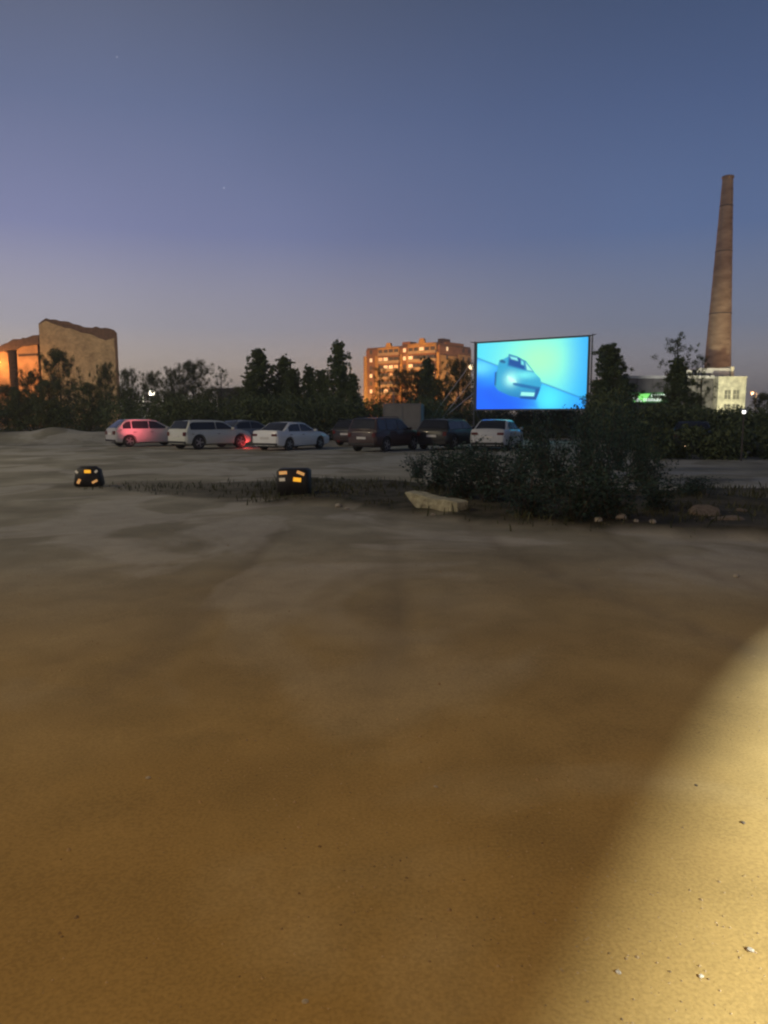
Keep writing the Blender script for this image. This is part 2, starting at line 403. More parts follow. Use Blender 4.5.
# ------------------------------------------------------------------ apartment block, far centre
def apartments():
    D = 275.0; k = D / F_PX
    corner = at(439, 415.5, D); th = R(40)
    root = empty('apartment_building', (corner.x, corner.y, 0), 0)
    root.rotation_euler = (0, 0, -th + 0)
    tag(root, 'brick and yellow apartment block with lit windows far behind the trees, left of the screen', 'apartment block')
    # local: facade runs along -x from the corner at y=0, gable end runs along +y from the corner at x=0
    # rotate so that facade recedes to the left and gable to the right
    root.rotation_euler = (0, 0, -R(38))
    brickr = mat('red_brick', (.21, .105, .075), .9, noise=.2, nscale=.5)
    yel = mat('yellow_render', (.42, .27, .11), .9, noise=.15, nscale=.6)
    white = mat('white_balcony', (.36, .31, .27), .7)
    win_dark = mat('window_dark', (.05, .055, .07), .15)
    lit = mat('window_lit', (.8, .6, .4), .5, emit=(1, .74, .42), estr=.75)
    lit2 = mat('window_lit_dim', (.8, .6, .4), .5, emit=(.95, .62, .38), estr=.3)
    Lf, Dg, H = 34.0, 21.5, 26.6
    MB().box(-Lf, 0, 0, Dg, 0, H).build('wall', brickr, root)
    roofm = mat('roof_sheet', (.13, .075, .065), .8)
    rf = MB(); rf.box(-Lf + .2, -.2, .2, Dg - .2, H + .003, H + .7)
    rf.build('roof', roofm, root)
    # attic gables in yellow render
    def gable(x0, x1, z0, zt, peak):
        xm = (x0 + x1) / 2
        MB().prism([(x0, z0), (x1, z0), (x1, zt), (xm + 1.4, zt + .2), (xm + .9, zt + peak), (xm - .9, zt + peak), (xm - 1.4, zt + .2), (x0, zt)], -.9, -.003).build('attic_gable', yel, root)
    gable(-27.5, -17.6, H - 2.2, H + .3, 1.7)
    gable(-13.4, -1.2, H - 2.0, H + .9, 1.9)
    # plant rooms
    rb = MB().box(-17.3, -13.6, .8, 5, H + .703, H + 2.1); rb.build('roof_room', brickr, root)
    rb = MB().box(-4.2, 3 - 5, 5, 10, H + .703, H + 2.9); rb.build('roof_room', brickr, root)
    MB().box(-12, 0.15, 3, 16, H + .71, H + 1.5).build('attic_storey', brickr, root)
    # yellow lower gable end and facade piers
    MB().box(.003, .3, .4, 11, 0, H - 3.4).build('end_wall_render', yel, root)
    MB().box(.003, .25, 12.2, Dg - .3, 0, H - 2.5).build('end_wall_render', yel, root)
    for x0, x1 in ((-35, -33.6), (-29.3, -27.7), (-17.4, -16.6), (-14.4, -13.6), (-1.1, -.02)):
        MB().box(x0, x1, -.35, -.003, 0, H - 2.4).build('facade_pier', yel, root)
    rnd = random.Random(11)
    fl = 2.95
    for s in range(8, 2, -1):
        z = 1.0 + s * fl
        for (x0, x1) in ((-27.5, -17.6), (-13.4, -1.2)):
            MB().box(x0, x1, -1.1, -.003, z - .55, z + .42).build('balcony_front', white, root)
            n = 4 if x0 < -20 else 5
            w = (x1 - x0) / n
            for i in range(n):
                m = rnd.choices([lit, lit2, win_dark], [.2 if s > 5 else .08, .25, .6])[0]
                f = MB().box(x0 + w * i + .3, x0 + w * (i + 1) - .3, -.98, -.9, z + .423, z + 1.6); f.build('window', m, root)
            MB().box(x0, x1, -1.02, -.003, z + 1.76, z + 2.38).build('balcony_front', yel if s == 8 else brickr, root)
        for xw in (-31.6, -15.6):
            f = MB().box(xw - .6, xw + .6, -.08, -.003, z + .3, z + 1.7); f.build('window', lit if rnd.random() < .35 else win_dark, root)
        for yw in (4.5, 15.5, 19.5):
            f = MB().box(.303, .36, yw - .6, yw + .6, z + .3, z + 1.7); f.build('window', lit if (s, yw) in ((8, 4.5), (5, 19.5)) else win_dark, root)
apartments()
# sodium lamps lighting that block from the street
AL = (1, .50, .13)
point('street_sodium_light', at(364, 404, 262), 60000, (1, .40, .05), .3)
point('street_sodium_light', at(424, 406, 246), 15000, (1, .50, .15), .3)
point('street_sodium_light', at(480, 400, 262), 15000, (1, .56, .22), .3)

def street_lamp(px, py, Y, label, col, estr, lean=1, scale=1, globe=.22, low=False):
    p = at(px, py, Y)
    o = empty('street_lamp', (p.x, p.y, 0)); tag(o, label, 'street lamp')
    if low:
        MB().tube([(0, 0, 0), (0, 0, p.z - .1)], [.03, .025], 8).build('pole', rustm, o)
    else: MB().tube([(-lean * 1.1, 0, 0), (-lean * 1.1, 0, p.z - .1), (-lean * .9, 0, p.z + .25), (0, 0, p.z + .3)], [.11, .08, .06, .05], 8).build('pole', steel, o)
    q = .13 if low else .35
    MB().box(-q, q, -q * .45, q * .45, p.z + globe * .92, p.z + globe * .92 + q * .5, .02).build('lamp_head', steel, o)
    g = MB().lathe([(.03, p.z - globe), (globe * .8, p.z - globe * .75), (globe, p.z), (globe * .9, p.z + globe * .9)], 12)
    g.build('lit_lens', mat('lamp_glow', (1, 1, 1), emit=col, estr=estr), o, smooth=True)
    return p
p = street_lamp(152, 393, 95, 'white street lamp shining through the trees right of the ruined building', (1, .93, .75), 3, globe=.34)
point('lamp_light', p + Vector((0, -1.2, -.8)), 1100, (1, .9, .65), .2)
p = street_lamp(744, 412, 26.5, 'short lamp post with a white light in the dark trees near the right edge', (1, .98, .92), 2.5, -1, globe=.06, low=True)
p = street_lamp(471, 367, 240, 'tall street lamp lit beside the apartment block, just left of the screen', (1, .78, .45), 3, -1, globe=.75)
p = street_lamp(752, 393, 190, 'orange street lamp in the distance behind the right-hand trees', (1, .42, .2), .7, -1, globe=.4)
point('lamp_light', p + Vector((0, -2, -1)), 1500, (1, .45, .15), .3)

# ------------------------------------------------------------------ factory hall and chimney, right
def factory():
    D = 150.0; k = D / F_PX
    X0 = X_at(700, D)
    root = empty('factory_hall', (X0, D, 0)); tag(root, 'low factory hall with a white-lit end block and pale roof edge below the chimney', 'factory')
    def P(px, py): return ((px - 700) * k, Z_at(py, D))
    greyw = mat('grey_render', (.11, .105, .10), .9, noise=.25, nscale=.5)
    whitew = mat('peeling_white_wall', (.50, .48, .36), .9, noise=.35, nscale=.9, bump=.4, bscale=3)
    roofe = mat('pale_roof_edge', (.50, .49, .46), .8, noise=.2, nscale=1)
    MB().box(P(622, 0)[0], P(716, 0)[0], 2, 22, 0, P(0, 378)[1]).build('wall', greyw, root)
    MB().box(P(621, 0)[0], P(716, 0)[0] - .003, 1.6, 22.3, P(0, 378)[1] + .003, P(0, 375.2)[1]).build('roof', roofe, root)
    # snow-pale skylights on the roof
    MB().prism([(P(683, 0)[0], P(0, 375)[1]), (P(698, 0)[0], P(0, 375)[1]), (P(695, 0)[0], P(0, 369)[1]), (P(687, 0)[0], P(0, 369.5)[1])], 3, 12).build('roof_light', roofe, root)
    MB().box(P(702, 0)[0], P(735.3, 0)[0], 3.5, 14, P(0, 379)[1] + .05, P(0, 367)[1]).build('upper_block', roofe, root)
    MB().box(P(735.4, 0)[0], P(738.6, 0)[0], 3.2, 14.2, P(0, 379)[1] + .05, P(0, 365.5)[1]).build('parapet_pier', whitew, root)
    eb = MB().box(P(716.5, 0)[0], P(744, 0)[0], 0, 20, 0, P(0, 377.6)[1]); eb.build('end_block', whitew, root)
    MB().box(P(716.2, 0)[0], P(744.4, 0)[0], -.2, 20.2, P(0, 377.6)[1] + .003, P(0, 376.4)[1]).build('coping', whitew, root)
    for x0, x1 in ((723, 729), (731.5, 737.5)):
        for (ya, yb) in ((390, 399), (404, 413)):
            w = MB(); w.box(P(x0, 0)[0], P(x1, 0)[0], -.06, -.003, P(0, yb)[1], P(0, ya)[1])
            f = w.build('window', mat('grimy_pane', (.16, .155, .12), .4), root)
            q = MB(); a, b_, c, d = P(x0, 0)[0], P(x1, 0)[0], P(0, yb)[1], P(0, ya)[1]
            q.box(a - .12, b_ + .12, -.16, -.063, c - .14, c - .02); q.box(a, b_, -.12, -.063, (c + d) / 2 - .04, (c + d) / 2 + .04)
            q.box((a + b_) / 2 - .04, (a + b_) / 2 + .04, -.125, -.063, c, d)
            q.build('frame', whitew, f)
    # wall pilasters of the hall
    for px in (640, 655, 670, 685, 700):
        MB().box(P(px, 0)[0], P(px, 0)[0] + .45, 1.7, 1.997, 0, P(0, 378.6)[1]).build('pilaster', greyw, root)
    # lit sign
    D2 = 148.5
    so = empty('shop_sign', (at(648, 397, D2).x, D2, at(648, 397, D2).z)); tag(so, 'green and white illuminated sign seen through the trees right of the screen', 'sign')
    def Q(px, py): return ((px - 648) * k, (397 - py) * k)
    back = MB().box(Q(629.5, 0)[0], Q(668, 0)[0], .1, .4, Q(0, 402.5)[1], Q(0, 392.5)[1]); back.build('sign_box', mat('sign_green_dark', (.03, .10, .03), emit=(.10, .40, .10), estr=.22), so)
    gm = mat('sign_green', (.1, .7, .1), emit=(.28, .95, .20), estr=1); wm = mat('sign_white', (.9, .9, .9), emit=(.85, 1, .85), estr=.85)
    lg = MB().prism([Q(635, 401.5), Q(645, 401.8), Q(650, 393.8), Q(638, 394)], -.02, .097); lg.build('logo_field', gm, so)
    mk = MB().prism([Q(630.5, 396), Q(633, 394.2), Q(636.5, 395.5), Q(640, 399.8), Q(643.5, 401.4), Q(636, 401.6), Q(634, 398.5), Q(631, 398)], -.06, -.023); mk.build('logo_mark', wm, so)
    rnd = random.Random(4)
    for row, (ya, yb, xa, xb) in enumerate(((394.3, 396.9, 651, 666), (398.0, 401.2, 643.5, 659.5))):
        l = MB(); x = xa
        while x < xb:
            w = rnd.uniform(.9, 1.7)
            l.prism([Q(x, yb), Q(x + w, yb - rnd.uniform(0, .6)), Q(x + w * .9, ya + rnd.uniform(0, .5)), Q(x + .1, ya)], -.08 , -.03); x += w + rnd.uniform(.5, .9)
        l.build('blurred_letters', wm, so)
    spot('hall_flood', at(752, 412, D - 20), at(729, 392, D), 26000, (1, .93, .62), 62, .6, .4)
    spot('roof_flood', at(672, 392, D - 9), at(690, 372, D + 4), 2600, (1, .96, .86), 100, .8, .3)
factory()
def chimney():
    D = 168.0; k = D / F_PX
    p0 = at(717.5, 366, D)
    root = empty('brick_chimney', (p0.x, D, 0)); tag(root, 'tall tapering brick factory chimney rising against the evening sky', 'chimney')
    H = Z_at(176, D); zb = p0.z
    r_at = lambda z: np.interp(z, [0, zb, H], [3.25, 2.72, 1.06])
    m = bpy.data.materials.new('chimney_brick'); m.use_nodes = True; t = m.node_tree; b = t.nodes['Principled BSDF']; L = t.links.new
    c = N(t, 'ShaderNodeTexCoord'); mp = N(t, 'ShaderNodeMapping'); mp.inputs['Scale'].default_value = (.35, .35, .9); L(c.outputs['Object'], mp.inputs[0])
    n = N(t, 'ShaderNodeTexNoise'); n.inputs['Scale'].default_value = 1.1; n.inputs['Detail'].default_value = 7; L(mp.outputs[0], n.inputs[0])
    r = N(t, 'ShaderNodeValToRGB'); ramp(r, [(.3, (.23, .155, .10)), (.5, (.33, .235, .155)), (.7, (.42, .31, .21))]); L(n.outputs[0], r.inputs[0])
    wv = N(t, 'ShaderNodeTexWave', bands_direction='Z'); wv.inputs['Scale'].default_value = 1.2; wv.inputs['Distortion'].default_value = 1.5; L(c.outputs['Object'], wv.inputs[0])
    rw = N(t, 'ShaderNodeValToRGB'); ramp(rw, [(.0, (.86, .86, .86)), (.5, (1, 1, 1))]); L(wv.outputs[0], rw.inputs[0])
    mm = N(t, 'ShaderNodeMix', data_type='RGBA', blend_type='MULTIPLY'); mm.inputs[0].default_value = .7
    L(r.outputs[0], mm.inputs[6]); L(rw.outputs[0], mm.inputs[7]); L(mm.outputs[2], b.inputs['Base Color']); b.inputs['Roughness'].default_value = .95
    zs = list(np.linspace(0, H - .6, 40))
    prof = [(float(r_at(z)) + .02 * math.sin(i * 2.1), z) for i, z in enumerate(zs)]
    MB().lathe(prof, 32).build('shaft', m, root, smooth=True, sharp=40)
    MB().lathe([(1.10, H - .597), (1.22, H - .45), (1.22, H - .1), (1.05, H), (.75, H), (.75, H - .5)], 32).build('rim', m, root)
    for z in (H * .45, H * .7, H * .88):
        q = float(r_at(z)); MB().lathe([(q + .02, z), (q + .07, z + .02), (q + .07, z + .16), (q + .02, z + .18)], 32).build('iron_band', rustm, root)
    lad = MB()
    for z in np.arange(6, H - 1, 1.2):
        q = float(r_at(z)) + .22; a = R(-70); lad.box(q * math.cos(a) - .22, q * math.cos(a) + .22, q * math.sin(a) - .03, q * math.sin(a) + .03, z, z + .06)
    lad.build('climbing_irons', rustm, root)
    spot('chimney_flood', (p0.x + 14, D - 42, 7), (p0.x, D, 31), 30000, (1, .60, .30), 66, .7, .5)
chimney()

# ------------------------------------------------------------------ foliage
def quad_cloud(name, C_, Nrm, size, m, parent=None, asp=.7, rs=None):
    """many small leaves (pointed quads) at C_ facing about Nrm"""
    rs = rs or np.random.RandomState(1); n = len(C_)
    t = rs.normal(size=(n, 3)); t -= (t * Nrm).sum(1, keepdims=True) * Nrm; t /= np.linalg.norm(t, axis=1, keepdims=True) + 1e-9
    b = np.cross(Nrm, t); s = size[:, None]
    v = np.stack([C_ - t * s, C_ - b * s * asp * .6 + Nrm * s * .12, C_ + t * s, C_ + b * s * asp * .6 + Nrm * s * .12], 1).reshape(-1, 3)
    me = bpy.data.meshes.new(name)
    me.vertices.add(len(v)); me.vertices.foreach_set('co', v.ravel())
    me.loops.add(n * 4); me.loops.foreach_set('vertex_index', np.arange(n * 4, dtype=np.int32))
    me.polygons.add(n); me.polygons.foreach_set('loop_start', np.arange(0, n * 4, 4, dtype=np.int32))
    me.update(calc_edges=True); me.materials.append(m)
    o = bpy.data.objects.new(name, me); COL.objects.link(o)
    if parent: o.parent = parent
    return o
def unit(rs, n):
    v = rs.normal(size=(n, 3)); return v / np.linalg.norm(v, axis=1, keepdims=True)
PROTO = {}
def tree_proto(kind, seed):
    """trunk + limbs and a crown of leaf clumps around the limb ends; height 6 m"""
    rs = np.random.RandomState(seed); H = 6.0
    root = empty({'pointed': 'young_poplar', 'round': 'broadleaf_tree', 'thin': 'birch_tree'}[kind])
    tr = MB(); cl = []
    lean = rs.normal(size=2) * .12
    tp = [Vector((lean[0] * (z / H) ** 2 * H * .3, lean[1] * (z / H) ** 2 * H * .3, z)) for z in np.linspace(-.15, H * .97, 9)]
    tr.tube(tp, list(np.linspace(.13, .012, 9)), 8)
    if kind == 'pointed':
        nl = 96; f = lambda u: (.12 + 1.42 * min(1, .35 + u * 3) * (1 - u) ** .93); z0 = .3
    elif kind == 'round':
        nl = 60; f = lambda u: 2.1 * math.sqrt(max(.02, 1 - (u - .48) ** 2 / .28)); z0 = 1.0
    else:
        nl = 26; f = lambda u: .25 + 1.0 * math.sin(math.pi * min(1, u * .85 + .12)) ; z0 = 1.0
    for i in range(nl):
        u = (i + rs.rand() * .8) / nl; z = z0 + (H - z0) * u * .97
        az = i * 2.4 + rs.rand() * .9; r_ = f(u) * rs.uniform(.55, 1.18)
        rise = (r_ * 1.0 + .12) * (1.15 if kind == 'pointed' else .5) * rs.uniform(.5, 1.1)
        k = min(8, max(0, int((z + .15) / (H * .97 + .15) * 8))); base = tp[k].lerp(tp[min(8, k + 1)], .3)
        base = Vector((base.x, base.y, min(z, H * .95)))
        tip = base + Vector((math.cos(az) * r_, math.sin(az) * r_, rise)); mid = base.lerp(tip, .5) + Vector((0, 0, -.06 * r_))
        tr.tube([base, mid, tip], [.035 * (1.1 - u), .022 * (1.1 - u), .006], 4, cap=False)
        nc = {'pointed': 7, 'round': 7, 'thin': 6}[kind]
        for j in range(nc):
            q = rs.uniform(.3, 1.05); c = base.lerp(tip, q)
            cl.append((c.x + rs.normal() * .12, c.y + rs.normal() * .12, c.z + rs.normal() * .12, (.25 if kind == 'round' else .15 * (1.15 - .6 * u) if kind == 'pointed' else .16) * rs.uniform(.6, 1.4)))
    if kind == 'pointed':
        for j in range(6): cl.append((tp[8].x + rs.normal() * .05, tp[8].y + rs.normal() * .05, H * (.86 + .025 * j), .10 - .012 * j))
    cl = np.array(cl); per = {'pointed': 56, 'round': 56, 'thin': 34}[kind]
    n = len(cl) * per; idx = np.repeat(np.arange(len(cl)), per)
    d = unit(rs, n); rad = cl[idx, 3] * rs.rand(n) ** .45
    C_ = cl[idx, :3] + d * rad[:, None] * np.array([1, 1, 1.15])
    nr = unit(rs, n) + d * .6 + np.array([0, 0, .35]); nr /= np.linalg.norm(nr, axis=1, keepdims=True)
    quad_cloud('crown', C_, nr, rs.uniform(.03, .07, n) * (1 if kind != 'thin' else .85), {'pointed': leaf_b, 'round': leaf_c, 'thin': leaf_a}[kind], root, rs=rs)
    tr.build('trunk', bark, root, smooth=True)
    return root
def copy_tree(o, parent=None):
    c = o.copy(); COL.objects.link(c); c.parent = parent
    for ch in o.children: copy_tree(ch, c)
    return c
used = set()
def place_tree(kind, px, top, Y, wf, label, seed=0, group='trees around the car park', zoff=0):
    key = (kind, seed)
    if key not in PROTO: PROTO[key] = tree_proto(kind, 10 + seed * 7 + len(kind))
    o = PROTO[key] if key not in used else copy_tree(PROTO[key])
    used.add(key)
    h = Z_at(top, Y); s = h / 6.05
    o.location = (X_at(px, Y), Y, 0); wf *= 1.18 if kind == 'pointed' else 1; o.scale = (s * wf, s * wf, s)
    o.rotation_euler = (0, 0, (px * 1.7 + Y) % 6.28)
    tag(o, label, 'tree', group); return o
T = place_tree
# left, in front of the ruin
T('round', 8, 386, 66, 1.1, 'dark bushy tree at the left edge below the orange-lit ruin wall', 0)
T('round', 33, 373, 70, .85, 'dark tree covering the foot of the ruin between its two walls', 1)
T('round', 62, 351, 72, .82, 'tallest dark tree in front of the middle of the plastered gable', 0)
T('thin', 83, 380, 66, 1.2, 'low loose tree in front of the gable, left of the one at its corner', 0)
T('round', 106, 366, 74, .62, 'narrow dark tree in front of the right corner of the ruin', 1)
T('round', 20, 391, 58, 1.0, 'low dark tree nearest the left end of the gravel bank', 1)
T('round', 90, 384, 58, 1.1, 'wide low tree behind the back of the pink-lit hatchback', 0)
T('round', 50, 383, 57, 1.1, 'wide low tree above the gravel bank in front of the ruin', 1)
# beyond, towards the centre
T('round', 129, 370, 88, .62, 'small round-topped tree just right of the ruin', 0)
T('round', 152, 374, 90, .85, 'round-topped tree directly above the white street lamp', 1)
T('round', 194, 362, 84, .92, 'big round-topped tree behind the cream off-road car', 0)
T('round', 176, 370, 82, .7, 'round tree touching the left side of the big round-topped tree', 1)
T('thin', 221, 366, 76, .8, 'wispy tree with gaps in its crown, right of the big round-topped tree', 0)
T('round', 130, 390, 60, 1.05, 'low bushy tree behind the roof of the pink-lit hatchback', 1)
T('round', 170, 392, 60, 1.1, 'low bushy tree behind the gap between the hatchback and the cream car', 0)
T('round', 210, 390, 58, 1.05, 'low bushy tree behind the windows of the cream car', 1)
T('round', 242, 388, 62, .9, 'low tree in the dip of the skyline behind the dark grey saloon', 0)
T('pointed', 265, 349, 56, 1.15, 'tall pointed tree behind the rear window of the white saloon', 0)
T('pointed', 252, 372, 54, 1.1, 'short pointed tree leaning on the left side of a taller one', 1)
T('pointed', 281, 357, 57, .95, 'pointed tree just left of the bare utility pole', 1)
T('pointed', 296, 369, 55, 1.1, 'shorter pointed tree just right of the bare utility pole', 0)
T('pointed', 309, 367, 58, 1.0, 'pointed tree midway between the utility pole and the tallest poplar', 1)
T('pointed', 321, 370, 54, 1.05, 'pointed tree directly left of the tallest poplar', 0)
T('pointed', 339, 342, 53, .88, 'tallest slim pointed poplar left of the apartment block', 2)
T('pointed', 353, 374, 52, 1.0, 'short pointed tree just right of the tallest poplar', 1)
# in front of the apartment block
T('thin', 380, 366, 62, .8, 'thin tree lit orange from behind in front of the apartment block', 1)
T('round', 402, 370, 66, .75, 'dark round tree above the grey box trailer', 0)
T('pointed', 428, 358, 64, .95, 'pointed dark tree hiding the corner of the apartment block', 2)
T('round', 416, 372, 60, .75, 'dark round tree between the pointed tree and the grey trailer', 1)
T('round', 458, 361, 66, .85, 'broad dark tree touching the left edge of the screen', 0)
T('round', 441, 380, 58, .85, 'low dark tree below the pointed one in front of the apartments', 1)
T('round', 478, 392, 62, .85, 'dark tree below the lower left corner of the screen', 0)
# right of the screen
T("pointed", 614, 344, 47, 1.25, 'bushy pointed tree just right of the screen, tinted blue by its light', 0)
T('pointed', 600, 380, 46, 1.3, 'lower pointed tree touching the right edge of the screen', 1)
T("pointed", 620, 378, 46, 1.0, 'pointed tree in front of the left end of the illuminated sign', 2)
T('thin', 677, 332, 44, 1.0, 'tallest wispy tree in front of the factory hall', 0)
T("pointed", 678, 358, 43, 1.15, 'dense lower tree at the foot of the wispy one', 1)
T("thin", 700, 354, 46, .8, 'thin airy tree directly left of the foot of the chimney', 1)
T('round', 652, 405, 44, .95, 'low dark tree under the illuminated sign', 1)
T('round', 696, 396, 43, .85, 'dark tree in front of the grey wall of the factory hall', 0)
T('round', 731, 414, 46, .9, 'low dark tree at the foot of the white end block', 1)
T('round', 764, 394, 46, .95, 'dark tree cut by the right edge of the picture', 0)
T('round', 560, 411, 52, .9, 'low dark tree behind the bottom edge of the screen', 0)
T('round', 520, 412, 54, 1.0, 'low dark tree under the middle of the screen', 1)
for k_, o_ in PROTO.items(): pass

# undergrowth that fills the foot of the tree line
def undergrowth():
    rs = np.random.RandomState(8); C_ = []; 
    for i in range(940):
        px = rs.uniform(-60, 830); Y = rs.uniform(46.5, 54) if px < 590 else rs.uniform(38.5, 46)
        if px < 110: Y += 10
        if 600 < px: Y = rs.uniform(34, 42)
        if px > 440 and px < 600: Y = rs.uniform(53, 58)
        r_ = rs.uniform(.5, 1.0); h = rs.uniform(.2, 2.5) * (1 if px < 440 or px > 600 else .85)
        if i % 7 == 0 and px > 380:
            px = rs.uniform(640, 840); Y = rs.uniform(27.5, 31); h = rs.uniform(.0, .95) if 655 < px < 725 else rs.uniform(.1, 1.1); r_ = rs.uniform(.3, .6)
        if px > 625: h = min(h, 1.5 if px < 700 else 1.25)
        C_.append((X_at(px, Y), Y, h, r_))
    C_ = np.array(C_); per = 130; idx = np.repeat(np.arange(len(C_)), per); n = len(idx)
    d = unit(rs, n); P_ = C_[idx, :3] + d * (C_[idx, 3] * rs.rand(n) ** .4)[:, None] * np.array([1.2, 1, .9])
    P_[:, 2] = np.abs(P_[:, 2]) 
    nr = unit(rs, n) + d * .6; nr /= np.linalg.norm(nr, axis=1, keepdims=True)
    o = quad_cloud('undergrowth', P_, nr, rs.uniform(.06, .13, n), leaf_a, rs=rs)
    tag(o, 'dark tangled undergrowth filling the foot of the tree line', 'undergrowth', kind='stuff')
undergrowth()

# brambles and shrubs on the verge
SH = {}
def shrub_proto(seed, H=1.3, Wd=.9, upright=False):
    rs = np.random.RandomState(100 + seed); root = empty('shrub')
    st = MB(); P_ = []; D_ = []
    ns = 26
    for i in range(ns):
        az = rs.rand() * 6.28; out = rs.uniform(.1, 1) * Wd * (.45 if upright else 1); h = H * rs.uniform(.55, 1.08) * (1 - .25 * out / Wd)
        b0 = Vector((rs.normal() * .12, rs.normal() * .12, -.08)); tip = Vector((math.cos(az) * out, math.sin(az) * out, h))
        mid = b0.lerp(tip, .55) + Vector((0, 0, .18 * h)); pts = [b0, b0.lerp(mid, .5), mid, tip]
        st.tube(pts, [.009, .008, .006, .003], 4, cap=False)
        nl = 66
        for j in range(nl):
            q = rs.uniform(.12, 1.02) * 3; k = min(2, int(q)); c = pts[k].lerp(pts[k + 1], q - k)
            P_.append((c.x + rs.normal() * .085, c.y + rs.normal() * .085, max(.02, c.z + rs.normal() * .085)))
    P_ = np.array(P_); n = len(P_); nr = unit(rs, n) + np.array([0, 0, .7]); nr /= np.linalg.norm(nr, axis=1, keepdims=True)
    quad_cloud('foliage', P_, nr, rs.uniform(.018, .048, n), leaf_d, root, asp=.9, rs=rs)
    st.build('stems', bark, root)
    return root
SL = [ # px, base row, height m, width, seed, label
 (436, 496, 1.00, .95, 0, 'leafy shrub directly behind the pale concrete slab'),
 (462, 504, .95, 1.0, 1, 'dark shrub touching the right end of the concrete slab'),
 (492, 508, 1.02, 1.0, 2, 'shrub in front of the white saloon below the screen, left half'),
 (517, 486, 1.26, .9, 0, 'taller shrub whose twigs cross the boot of the white saloon'),
 (530, 520, .95, 1.0, 1, 'front shrub leaning over the dirt below the middle of the screen'),
 (560, 502, 1.15, 1.0, 2, 'shrub below the right half of the screen'),
 (574, 524, .90, 1.0, 0, 'front shrub right of the middle at the edge of the dirt'),
 (600, 484, 1.8, 1.0, 1, 'tall shrub below the right corner of the screen'),
 (612, 525, .85, 1.0, 2, 'low front shrub behind the small pale stones'),
 (636, 480, 1.95, .85, 0, 'tallest shrub of the patch, right of the screen'),
 (648, 494, 1.05, .7, 1, 'last tall shrub at the right end of the patch'),
 (546, 478, 1.85, 1.0, 0, 'rear shrub on the verge right of the white saloon'),
 (584, 474, 2.1, 1.0, 2, 'rear shrub on the verge between the screen and the bushy tree'),
 (476, 480, 1.10, .9, 1, 'rear shrub behind the others left of the white saloon'),
 (618, 470, 2.3, .9, 1, 'rear shrub on the verge below the blue-tinted tree'),
 (656, 516, .62, .8, 2, 'low shrub right of the small pale stones'),
 (688, 500, .42, .9, 0, 'low weedy shrub left of the rubble'),
 (418, 478, .72, .6, 2, 'small shrub left of the others in front of the maroon car'),
]
for (px, py, h, w, sd, lab) in SL:
    g = onground(px, py)
    if sd not in SH: SH[sd] = shrub_proto(sd); o = SH[sd]
    else: o = copy_tree(SH[sd])
    o.location = (g.x, g.y, gz(g.x, g.y)); o.scale = (w, w, h / 1.3); o.rotation_euler = (0, 0, px)
    tag(o, lab, 'shrub', 'shrubs on the verge')

def grass():
    rs = np.random.RandomState(21); n = 30000
    X = rs.uniform(-7, 13, n); Y = rs.uniform(8.5, 20, n)
    m = verge_mask(X, Y); keep = (rs.rand(n) < m * np.clip((vnoise(X * 1.3, Y * 1.3) - .25) * 1.8, .03, 1)); X, Y = X[keep], Y[keep]; n = len(X)
    Z = ground_z(X, Y); h = rs.uniform(.03, .15, n) * (.5 + vnoise(X * 1.1 + 7, Y * 1.1)); a = rs.rand(n) * 6.28; w = rs.uniform(.006, .014, n)
    lean = rs.normal(size=(n, 2)) * .35 * h[:, None]
    b = np.stack([X, Y, Z - .01], 1); s = np.stack([np.cos(a) * w, np.sin(a) * w, 0 * a], 1); mid = b + np.stack([lean[:, 0] * .35, lean[:, 1] * .35, h * .6], 1); tip = b + np.stack([lean[:, 0], lean[:, 1], h], 1)
    v = np.stack([b - s, b + s, mid + s * .7, tip, mid - s * .7], 1).reshape(-1, 3)
    me = bpy.data.meshes.new('grass'); me.vertices.add(len(v)); me.vertices.foreach_set('co', v.ravel())
    me.loops.add(n * 5); me.loops.foreach_set('vertex_index', np.arange(n * 5, dtype=np.int32))
    me.polygons.add(n); me.polygons.foreach_set('loop_start', np.arange(0, n * 5, 5, dtype=np.int32)); me.update(calc_edges=True)
    me.materials.append(leafmat('grass_blades', (.03, .042, .018), (.085, .088, .042)))
    o = bpy.data.objects.new('grass', me); COL.objects.link(o); tag(o, 'thin dark grass and weeds growing along the verge', 'grass', kind='stuff')
grass()

# ------------------------------------------------------------------ stones, slab, rubble
def rock(name, loc, size, m, seed, label=None, cat='stone', group=None, rz=0, flat=.6, tilt=0):
    import bmesh
    bm = bmesh.new(); bmesh.ops.create_icosphere(bm, subdivisions=3, radius=1)
    rs = np.random.RandomState(seed); dirs = unit(rs, 9); off = rs.uniform(.62, .92, 9)
    for v in bm.verts:
        p = v.co.copy()
        for d, o_ in zip(dirs, off):                       # cut facets
            k = p.dot(Vector(d)) - o_
            if k > 0: p -= Vector(d) * k
        p += Vector(rs.normal(size=3)) * .012
        v.co = p
    me = bpy.data.meshes.new(name); bm.to_mesh(me); bm.free(); me.materials.append(m)
    for pl in me.polygons: pl.use_smooth = True
    me.set_sharp_from_angle(angle=R(32))
    o = bpy.data.objects.new(name, me); COL.objects.link(o)
    o.location = loc; o.scale = size; o.rotation_euler = (tilt, tilt * .5, rz)
    if label: tag(o, label, cat, group)
    return o
